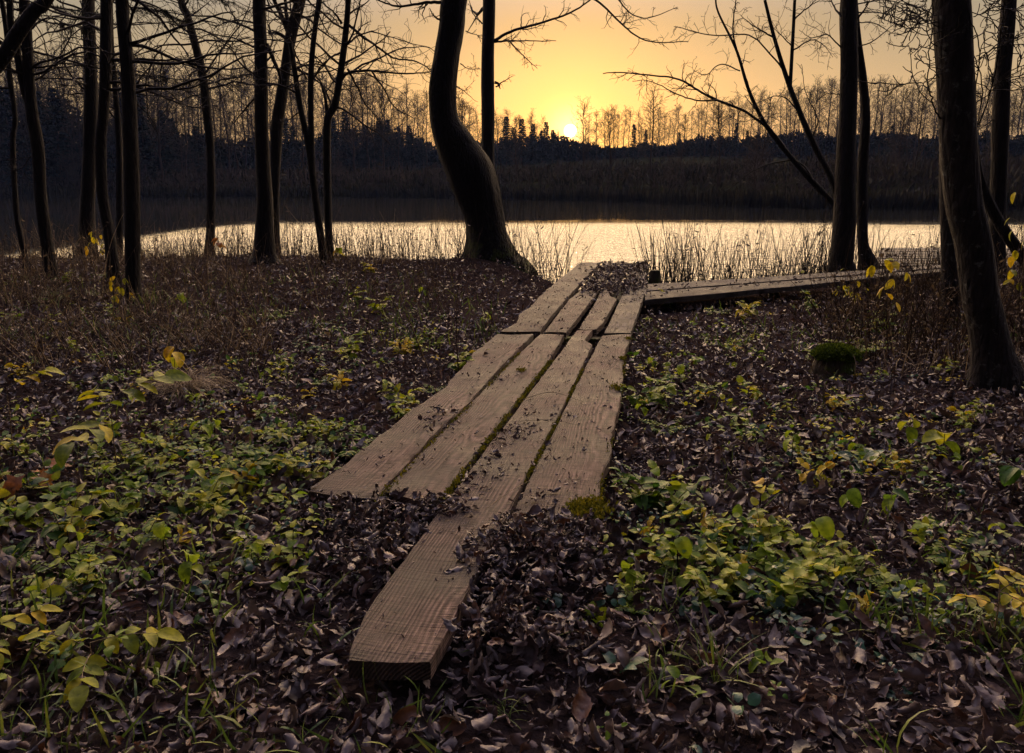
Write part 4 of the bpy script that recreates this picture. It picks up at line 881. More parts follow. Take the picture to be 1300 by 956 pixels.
# skyline of the bare trees and of the dense wood under them, from left to right
bx = [-150, 0, 60, 110, 180, 230, 300, 350, 420, 470, 530, 590, 640, 700, 715, 735, 770, 830, 880, 930, 980, 1030, 1100, 1150, 1200, 1300, 1450]
bt = [60, 62, 70, 66, 70, 80, 85, 78, 95, 88, 105, 130, 140, 146, 172, 150, 136, 128, 125, 118, 112, 100, 102, 105, 98, 85, 80]
wx = [-150, 0, 100, 130, 200, 235, 300, 400, 440, 520, 560, 640, 690, 725, 760, 840, 900, 1000, 1100, 1200, 1300, 1450]
wt = [118, 116, 118, 145, 145, 165, 172, 172, 165, 158, 188, 172, 168, 176, 178, 180, 172, 166, 166, 168, 165, 160]
for px in np.arange(-60, 1361, 6.6):
    px = px + fr.normal(0, 3); t = np.interp(px, bx, bt) + abs(fr.normal(0, 13)) - 3
    if 706 < px < 740: continue
    zone = 'left of the big crooked trunk' if px < 560 else ('around the setting sun' if px < 850 else 'right of the setting sun')
    tree_at(P_BARE, 12, px, t, forest_y(px) + fr.uniform(-6, 16), 'bare leafless tree in the far treeline ' + zone, 'tree', 'bare trees of the far treeline ' + zone, 1.0)
# some nearer ones on the far bank
for px, t in [(822, 108), (770, 140), (737, 128), (655, 150), (862, 150), (905, 130), (590, 120), (490, 105), (455, 98), (300, 92), (215, 70), (245, 95), (390, 110), (960, 125), (1150, 104), (1130, 112), (1240, 95)]:
    x = (px - PX0) / F * 90
    tree_at(P_BARE, 12, px, t, float(far_y(x)) + 7 + fr.uniform(0, 8), 'bare tree standing forward on the far bank', 'tree', 'bare trees on the far bank', 1.15)
for _ in range(42):
    px = fr.uniform(-20, 1320); x = (px - PX0) / F * 85
    tree_at(P_BARE, 12, px, fr.uniform(168, 222), float(far_y(x)) + 3 + fr.uniform(0, 12), 'low bare tree growing on the far bank before the dark wood', 'tree', 'low bare trees on the far bank', 1.5)
SPX = [(430, 150), (445, 142), (456, 162), (470, 160), (487, 150), (497, 152), (510, 160), (524, 160), (540, 175), (643, 148), (662, 151), (652, 162), (676, 158), (692, 155), (700, 165), (686, 166), (800, 158), (815, 165), (926, 156), (940, 166), (966, 160), (180, 92), (187, 100), (195, 118), (175, 125), (262, 160), (275, 168), (220, 140), (232, 150), (90, 112), (70, 116), (30, 110), (380, 160), (372, 150), (1010, 160), (1060, 162), (1118, 160), (1175, 158), (1245, 160), (1290, 158), (856, 168), (880, 170)]
for px, t in SPX:
    zone = 'left of the big crooked trunk' if px < 560 else ('beside the setting sun' if px < 850 else 'right of the setting sun')
    tree_at(P_SPR, 9, px, t, forest_y(px) - fr.uniform(2, 10), 'dark pointed spruce in the far treeline ' + zone, 'tree', 'spruces of the far treeline ' + zone, .95)

# the dense lower wood: one mass
def far_wood():
    rg = np.random.default_rng(44); mb = MB()
    for px in np.arange(-120, 1421, 3.2):
        for row in range(3):
            p_ = px + rg.normal(0, 2); Y = forest_y(p_) + 2 + row * 5 + rg.uniform(-2, 2); g = far_ground(p_, 0, Y)
            h = top_h(p_, np.interp(p_, wx, wt) + abs(rg.normal(0, 6)) + 26 * (float(fbm(p_ * .045, 3.3, 3)) - .42), g)
            h = max(h, 1.5); m = 46
            s = rg.random(m); Q = g + np.stack([rg.normal(0, .55, m) * (1.2 - s), rg.normal(0, .6, m), s * h], -1)
            scatter(mb, T_OV, Q, rg.random(m) * 6.28, rg.normal(.6, .7, m), rg.normal(0, .8, m), .9 * (1.15 - .6 * s), .4, .3, rg.random(m), width=1.1, mat=0)
            for _ in range(3):
                gg = g + (rg.normal(0, .35), rg.normal(0, .5) - .6, -.2); tube(mb, [gg, gg + (rg.normal(0, .15), 0, h * rg.uniform(.6, 1.25))], [.06, .012], 3, mat=1, tint=rg.random() ** 2)
    tag(mb.build('far_wood', [M_FARC, M_FARB]), 'dense dark wood beyond the lake', 'wood', kind='stuff')
far_wood()
def bank():
    rg = np.random.default_rng(45); mb = MB()
    for i in range(2300):
        px = rg.uniform(-120, 1420); x0 = (px - PX0) / F * 85; Y = float(far_y(x0)) + rg.uniform(.3, 20 if px < 640 else 40); x = (px - PX0) / F * Y
        g = np.array([x, Y, float(gz(x, Y))]); h = rg.uniform(.8, 2.4) * (1.3 if rg.random() < .15 else .8)
        if 640 < px < 1000: h *= .75
        for k in range(5):
            q = g + (rg.normal(0, .5), rg.normal(0, .4), -.1)
            d = np.array([rg.normal(0, .18), rg.normal(0, .18), 1]); P = np.array([q, q + d * h * .5, q + d * h + (rg.normal(0, .2), 0, 0)])
            tube(mb, P, [.03, .022, .012], 3, tint=rg.random(), mat=1)
        m = 7; Q = g + np.stack([rg.normal(0, .6, m), rg.normal(0, .4, m), rg.random(m) * h * .7], -1)
        scatter(mb, T_LA, Q, rg.random(m) * 6.28, rg.normal(.9, .5, m), rg.normal(0, .8, m), rg.uniform(.4, .9, m), .3, .3, rg.random(m), width=.8)
    # reed fringe at the water
    n = 9000; px = rg.uniform(-120, 1420, n); x0 = (px - PX0) / F * 85; Y = far_y(x0) + rg.random(n) * 2.6 - .2; x = (px - PX0) / F * Y
    scatter(mb, T_LA, np.stack([x, Y, np.maximum(gz(x, Y), WATER) - .05], -1), rg.random(n) * 6.28, rg.normal(1.45, .15, n), rg.random(n) * 6, .5 + .9 * rg.random(n), rg.normal(0, .2, n), 0, rg.random(n), width=.35)
    tag(mb.build('bank_thicket', [M_FARBANK, M_FARB]), 'reeds and bare thicket along the far bank', 'thicket', kind='stuff')
bank()

# ------------------------------------------------------------------ reeds and dry stalks on the near shore
def reeds():
    rg = np.random.default_rng(61); mb = MB()
    def stalk(p, h, r, lean, leafy):
        n = 6; s = np.linspace(0, 1, n)[:, None]; d = np.array([rg.normal(0, lean), rg.normal(0, lean), 1.0])
        P = p + s * d * h + s ** 2 * np.array([rg.normal(0, .10), rg.normal(0, .06), -abs(rg.normal(0, .05))]) * h
        tube(mb, P, np.linspace(r, r * .4, n), 3, tint=rg.beta(1.5, 3))
        k = int(rg.poisson(leafy))
        if k:
            t = rg.uniform(.15, 1, k); Q = np.stack([np.interp(t, s[:, 0], P[:, j]) for j in range(3)], -1)
            scatter(mb, T_LA, Q, rg.random(k) * 6.28, rg.normal(.3, .8, k), rg.random(k) * 6, rg.uniform(.02, .07, k) * (.6 + h * .5), rg.normal(-.8, .8, k), .5, rg.beta(1.5, 2.5, k), width=rg.uniform(.3, .9))
    def band(px0, px1, n, h0, h1, back, front, leafy, lean=.12):
        for _ in range(n):
            px = rg.uniform(px0, px1); x = (px - PX0) / F * 11.5; y = float(shore_y(x)) + rg.uniform(-front, back); x = (px - PX0) / F * y
            if in_poly(np.array([x]), np.array([y]), WALKW)[0] or in_poly(np.array([x]), np.array([y]), SIDEW)[0]: continue
            stalk(np.array([x, y, max(float(gz(x, y)), -.6) - .02]), rg.uniform(h0, h1) * (1.35 if rg.random() < .08 else 1), rg.uniform(.003, .0065), lean, leafy)
    band(-60, 180, 260, .3, .9, .7, .9, 2)
    band(180, 560, 620, .35, .95, .8, .5, 1.6)
    band(560, 730, 330, .5, 1.2, .9, .2, 2.2, .2)
    band(826, 880, 210, .5, 1.35, .9, .05, 2.0, .14)
    band(870, 1060, 480, .45, 1.3, 1.1, .1, 2.0, .17)
    band(950, 1040, 160, .25, .6, .7, .15, 4.0, .35)
    band(1040, 1110, 110, .5, 1.25, .8, .3, 1.6)
    band(1110, 1200, 70, .3, .8, .5, .3, 1.0)
    band(1180, 1330, 160, .5, 1.2, .8, .5, 1.6)
    tag(mb.build('reeds', M_REED), 'dry reeds and weed stalks standing along the near shore', 'reeds', kind='stuff')
reeds()
# one taller leaning stem right of the big tree and a few brush clumps
def dry_growth():
    rg = np.random.default_rng(62); mb = MB()
    def field(pxa, pya, pxb, pyb, n, h0, h1, leafy, lean, tw=1):
        for _ in range(n):
            px = rg.uniform(pxa, pxb); py = rg.uniform(pya, pyb); p = on_z(px, py, -.1); x, y = p[:2]
            if y > shore_y(x) + .2 or in_poly(np.array([x]), np.array([y]), WALKW)[0] or in_poly(np.array([x]), np.array([y]), SIDEW)[0]: continue
            if fbm(x * 1.2, y * 1.2 + 5, 2) < .36: continue
            q = np.array([x, y, float(gz(x, y)) - .01]); h = rg.uniform(h0, h1); m = 6; s = np.linspace(0, 1, m)[:, None]
            P = q + s * np.array([rg.normal(0, lean), rg.normal(0, lean), 1]) * h + s ** 2 * np.array([rg.normal(0, .2), rg.normal(0, .2), -.1]) * h
            tube(mb, P, np.linspace(.0038, .0015, m) * rg.uniform(.6, 1.4), 3, tint=rg.beta(1.6, 2.4))
            k = int(rg.poisson(leafy))
            if k:
                t = rg.uniform(.1, 1, k); Q = np.stack([np.interp(t, s[:, 0], P[:, j]) for j in range(3)], -1)
                scatter(mb, T_LA, Q, rg.random(k) * 6.28, rg.normal(.1, .7, k), rg.random(k) * 6, rg.uniform(.02, .06, k), rg.normal(-.6, .8, k), .8, rg.beta(2, 2, k), width=rg.uniform(.4, 1.5))
    field(1040, 355, 1320, 480, 900, .15, .6, 3, .25)
    field(1100, 360, 1320, 440, 300, .4, .9, 3, .15)
    field(-40, 332, 330, 400, 1100, .15, .6, 2, .25)
    field(-40, 328, 560, 345, 500, .3, .8, 2, .15)
    field(-40, 340, 600, 420, 130, .5, 1.2, 3, .12)
    field(330, 350, 640, 500, 40, .3, .7, 3, .15)
    field(-40, 390, 330, 500, 500, .10, .4, 2, .4)
    field(330, 335, 560, 400, 200, .1, .35, 2, .3)
    field(700, 380, 1100, 420, 160, .08, .25, 2, .3)
    tag(mb.build('dry_undergrowth', M_DRY), 'tangled dry stems and withered weeds between the trees', 'undergrowth', kind='stuff')
dry_growth()
def dry_grass():
    rg = np.random.default_rng(63); mb = MB()
    for (a, b, c, d, n, l0, l1) in [(150, 330, 340, 470, 1500, .12, .3), (-40, 345, 200, 450, 900, .12, .3), (1080, 380, 1320, 500, 800, .1, .3), (-60, 320, 520, 345, 1500, .15, .35)]:
        px = rg.uniform(a, c, n); py = rg.uniform(b, d, n); W = np.array([on_z(u, v, -.1) for u, v in zip(px, py)]); x, y = W[:, 0], W[:, 1]
        ok = (fbm(x * 1.5 + 2, y * 1.5, 2) > .45) & (y < shore_y(x) + .2); x, y = x[ok], y[ok]; m = len(x)
        scatter(mb, T_LA, np.stack([x, y, gz(x, y) - .01], -1), rg.random(m) * 6.28, rg.normal(1.1, .3, m), rg.random(m) * 6, rg.uniform(l0, l1, m), rg.normal(-1.2, .7, m), 0, rg.beta(2.6, 1.5, m), width=.09)
    tag(mb.build('dry_grass', M_DRY), 'withered straw coloured grass on the forest floor', 'grass', kind='stuff')
dry_grass()

# ------------------------------------------------------------------ low green cover
def cover():
    rg = np.random.default_rng(71); mb = MB()
    def patch(cx, cy, rx, ry, n, s0, s1, T, t=(2, 2), mat=0, hmax=.09, pit=.35):
        px = cx + rg.normal(0, .5, n) * rx; py = cy + rg.normal(0, .5, n) * ry
        py = np.clip(py, 345, 950)
        W = np.array([on_z(u, v, 0) for u, v in zip(px, py)]); x, y = W[:, 0], W[:, 1]
        ok = ~in_poly(x, y, WALKW) & (y < shore_y(x) - .3) & (fbm(x * 2.1 + 30, y * 2.1, 3) + .12 * rg.random(n) > .47); x, y = x[ok], y[ok]
        k = 5
        X = np.repeat(x, k); Y = np.repeat(y, k); m = len(X)
        base = rg.random(len(x)) * 6.28; yaw = np.repeat(base, k) + np.tile(np.arange(k) * 2 * pi / k, len(x)) + rg.normal(0, .4, m)
        rad = rg.uniform(.004, .03, m); tint = np.clip(np.repeat(rg.beta(*t, len(x)), k) + rg.normal(0, .1, m), 0, 1)
        Z = gz(X, Y) + .01 + np.repeat(rg.random(len(x)) ** 1.3, k) * hmax * rg.uniform(.6, 1, m)
        scatter(mb, T, np.stack([X + np.cos(yaw) * rad, Y + np.sin(yaw) * rad, Z], -1), yaw, rg.normal(pit, .3, m), rg.normal(0, .4, m), np.repeat(rg.uniform(s0, s1, len(x)), k) * rg.uniform(.7, 1.1, m), rg.normal(-.7, .4, m), rg.normal(.3, .3, m), tint, mat)
    for a in [(300, 590, 200, 60, 420, .02, .045), (120, 560, 160, 60, 260, .018, .04), (60, 640, 130, 60, 220, .025, .05), (250, 640, 140, 45, 220, .025, .05), (440, 550, 90, 40, 220, .02, .04), (200, 720, 300, 60, 150, .02, .04), (60, 820, 160, 90, 90, .02, .045),
              (200, 500, 250, 50, 220, .02, .04), (420, 450, 170, 60, 200, .02, .045), (110, 400, 200, 40, 120, .02, .05),
              (850, 480, 80, 60, 150, .02, .045), (870, 560, 110, 70, 230, .022, .05), (980, 560, 200, 90, 380, .018, .04), (1130, 600, 200, 70, 380, .02, .045), (1230, 680, 140, 60, 230, .02, .045), (900, 690, 130, 60, 230, .02, .045), (1000, 640, 140, 50, 200, .02, .04), (1100, 700, 200, 60, 160, .018, .04), (1000, 810, 400, 90, 330, .016, .035), (1230, 800, 140, 90, 150, .02, .04), (820, 830, 140, 70, 90, .02, .045), (1010, 460, 150, 50, 140, .02, .04), (950, 420, 180, 40, 90, .02, .045), (700, 410, 500, 60, 60, .02, .04)]:
        T = T_OV if rg.random() < .5 else T_TO
        patch(*a[:4], int(a[4] * .24), a[5] * 1.1, a[6] * 1.2, T, t=(2.6, 2), hmax=.13)
    patch(300, 560, 420, 180, 150, .015, .035, T_RO, (1.2, 3), 1)
    patch(1060, 620, 420, 220, 170, .015, .035, T_RO, (1.2, 3), 1)
    patch(1050, 800, 420, 120, 90, .02, .04, T_RO, (1.2, 3), 1, .04)
    patch(250, 520, 480, 140, 90, .02, .04, T_OV, (2.5, 2), 2, .12); patch(1050, 520, 420, 150, 110, .02, .04, T_OV, (2.5, 2), 2, .12)
    tag(mb.build('ground_cover', [M_GREEN, M_TEAL, M_YELLOW]), 'low green leafy plants spreading over the forest floor', 'ground cover', kind='stuff')
    mb = MB()
    for (a, b, c, d, n, l0, l1) in [(820, 760, 1320, 950, 900, .06, .16), (-40, 700, 420, 950, 420, .06, .16), (440, 800, 700, 950, 120, .05, .13), (-40, 430, 400, 640, 700, .05, .13), (830, 430, 1300, 760, 700, .05, .12), (420, 690, 520, 740, 60, .04, .09), (-40, 345, 640, 440, 1500, .08, .2), (800, 385, 1320, 450, 600, .08, .18)]:
        px = rg.uniform(a, c, n); py = rg.uniform(b, d, n); W = np.array([on_z(u, v, 0) for u, v in zip(px, py)]); x, y = W[:, 0], W[:, 1]
        ok = (fbm(x * 3 + 2, y * 3, 2) > .47) & ~in_poly(x, y, WALKW); x, y = x[ok], y[ok]; m = len(x)
        scatter(mb, T_LA, np.stack([x, y, gz(x, y) - .005], -1), rg.random(m) * 6.28, rg.normal(1.0, .35, m), rg.random(m) * 6, rg.uniform(l0, l1, m), rg.normal(-1.0, .7, m), 0, rg.beta(2, 2, m), width=.16)
    tag(mb.build('grass', M_GRASS), 'short green grass blades among the fallen leaves', 'grass', kind='stuff')
cover()
# ------------------------------------------------------------------ individual plants
MATS = {'g': M_GREEN, 't': M_TEAL, 'y': M_YELLOW, 'o': M_ORANGE}
def plant(kind, px, py, h, ls, mat, label, name='seedling', seed=0, n=5, spread=.5, tint=(2, 2), lean=(0, 0)):
    rg = np.random.default_rng(900 + seed); b = ground_at(px, py)
    root = thing(name, tuple(b), label, 'plant' if name not in ('grass_tuft', 'fern') else name.replace('_', ' '))
    sm = MB(); fm = MB()
    tn = lambda k: rg.beta(*tint, k)
    def leafset(P, yaw, pitch, size, T=T_OV7, bend=-.7, width=1.0, curl=.35):
        k = len(P); scatter(fm, T, P, yaw, pitch, rg.normal(0, .25, k), size, bend + rg.normal(0, .25, k), curl, tn(k), width=width)
    def stem(p, d, ln, r, bend=0.0, m=8):
        s = np.linspace(0, 1, m)[:, None]; d = np.array(d, float); d /= np.linalg.norm(d); hd = np.array([d[0], d[1], 0]); hd = hd / (np.linalg.norm(hd) + 1e-6)
        P = np.array(p) + s * d * ln + s ** 2 * (hd * .25 * ln * bend + np.array([0, 0, -.35 * ln * bend])) + np.cumsum(rg.normal(0, .004, (m, 3)) * ln, 0)
        tube(sm, P, np.linspace(r, r * .45, m), 5, tint=rg.random()); return P
    if kind == 'pairs':
        for si in range(n):
            a = rg.random() * 6.28; L_ = h * rg.uniform(.65, 1.05)
            o_ = .03 if n > 3 else .001; P = stem((rg.normal(0, o_), rg.normal(0, o_), -.01), (cos(a) * spread + lean[0], sin(a) * spread + lean[1], 1), L_, .0022, .3)
            npr = max(3, int(L_ / (ls * .55)))
            for k in range(npr):
                t = .3 + .7 * k / (npr - 1); q = P[int(t * 7)]
                for s_ in (0, pi):
                    y = a + k * pi / 2 + s_ + rg.normal(0, .25)
                    leafset(np.array([q]), y, rg.normal(.15, .25), ls * (1.15 - .45 * t) * rg.uniform(.8, 1.15), T_TO)
            leafset(np.array([P[-1]]), a, .7, ls * .6, T_TO)
    elif kind == 'sapling':
        for si in range(n):
            a = rg.random() * 6.28; P = stem((0, 0, -.01), (cos(a) * spread, sin(a) * spread, 1), h * rg.uniform(.7, 1.05), .0035, .1, 12)
            for k in range(5, 12):
                if rg.random() < .35: continue
                y = a + k * 2.4; d = np.array([cos(y), sin(y), .6]); p2 = P[k] + d * ls * rg.uniform(.5, 1.6); tube(sm, [P[k], (P[k] + p2) / 2 + (0, 0, .01), p2], [.0018, .0014, .0009], 4)
                for s_ in range(1 + int(rg.random() < .6)): leafset(np.array([p2]), y + rg.normal(0, .8), rg.normal(-.8, .4), ls * rg.uniform(.7, 1.15), T_OV7, -.6, .95)
    elif kind == 'pinnate':
        P0 = stem((0, 0, -.01), (lean[0], lean[1], 1), h, .003)
        for si in range(n):
            a = si * 2 * pi / n + rg.normal(0, .4) + .6; L_ = ls * rg.uniform(2.0, 2.6)
            P = stem(P0[int(7 - (si % 3))], (cos(a), sin(a), rg.uniform(.25, .8)), L_, .0016, .6)
            for k in range(3):
                q = P[2 + k * 2]
                for s_ in (-1, 1): leafset(np.array([q]), a + s_ * rg.uniform(.8, 1.1), rg.normal(0, .2), ls * rg.uniform(.8, 1.1), T_BROAD, -.6, .85)
            leafset(np.array([P[-1]]), a, -.2, ls * 1.15, T_BROAD, -.6, .9)
    elif kind == 'maple':
        P0 = stem((0, 0, -.01), (lean[0], lean[1], 1), h, .003)
        for k in range(n):
            a = k * 2.4 + rg.normal(0, .3) + seed; q = P0[7 - (k // 2) % 4]
            P = stem(q, (cos(a), sin(a), .5), ls * rg.uniform(.5, .9), .0012, .8)
            leafset(np.array([P[-1]]), a, rg.normal(-.45, .25), ls * rg.uniform(.75, 1.1), T_MA, -.7, curl=.5)
    elif kind == 'droop':                    # big hanging undivided leaves
        P0 = stem((0, 0, -.01), (lean[0], lean[1], 1), h, .003)
        for k in range(n):
            a = k * 2.2 + rg.normal(0, .3) + seed; q = P0[7 - k % 3]
            leafset(np.array([q]), a, rg.normal(-.15, .3), ls * rg.uniform(.75, 1.1), T_BROAD, -1.3, 1.0, .45)
    elif kind == 'bramble':
        for si in range(n):
            a = rg.random() * 6.28; P = stem((rg.normal(0, .03), rg.normal(0, .03), -.01), (cos(a) * spread, sin(a) * spread, 1), h * rg.uniform(.7, 1.1), .0022, .9)
            for k in range(4):
                q = P[1 + k * 2]; y = a + (k % 2 - .5) * 2.4 + rg.normal(0, .3)
                d = np.array([cos(y), sin(y), .35]); p2 = q + d * ls * .7; tube(sm, [q, (q + p2) / 2 + (0, 0, .004), p2], [.0012, .001, .0008], 4)
                for s_ in (-1.1, 0, 1.1): leafset(np.array([p2]), y + s_, rg.normal(-.05, .2), ls * (1.0 if s_ == 0 else .85) * rg.uniform(.8, 1.1), T_TO)
    elif kind == 'fern':
        for si in range(n):
            a = si * 2 * pi / n + rg.normal(0, .3); P = stem((0, 0, 0), (cos(a), sin(a), .75), h * rg.uniform(.9, 1.5), .0016, .8, 12)
            for k in range(1, 12):
                for s_ in (-1, 1):
                    leafset(np.array([P[k]]), a + s_ * 1.25, rg.normal(-.05, .1), ls * (1.15 - .85 * k / 11) * (.6 + .4 * min(1, k / 3)), T_LA, -.3, 1.5)
    elif kind == 'rosette':
        k = n; y = np.arange(k) * 2.4 + rg.normal(0, .2, k)
        P = np.stack([np.cos(y) * .015, np.sin(y) * .015, np.full(k, .0)], -1)
        leafset(P, y, rg.normal(.75, .25, k), ls * rg.uniform(.7, 1.1, k), T_LA if spread < .3 else T_OV7, -1.0, 1.6 if spread < .3 else 1.0)
        stem((0, 0, -.02), (0, 0, 1), .03, .004)
    elif kind == 'tuft':
        k = n; y = rg.random(k) * 6.28
        P = np.stack([rg.normal(0, .3, k) * ls * .5, rg.normal(0, .3, k) * ls * .5, np.full(k, -.01)], -1)
        leafset(P, y, rg.normal(1.15, .25, k), h * rg.uniform(.6, 1.15, k), T_LA, -1.5 * spread * 2, .07 * .15 / h if h > .15 else .09, 0)
    if sm.n: sm.build('stem', M_DRY if kind != 'maple' else M_TWIG, root)
    fm.build('foliage', MATS.get(mat, mat) if isinstance(mat, str) else mat, root)
    return root

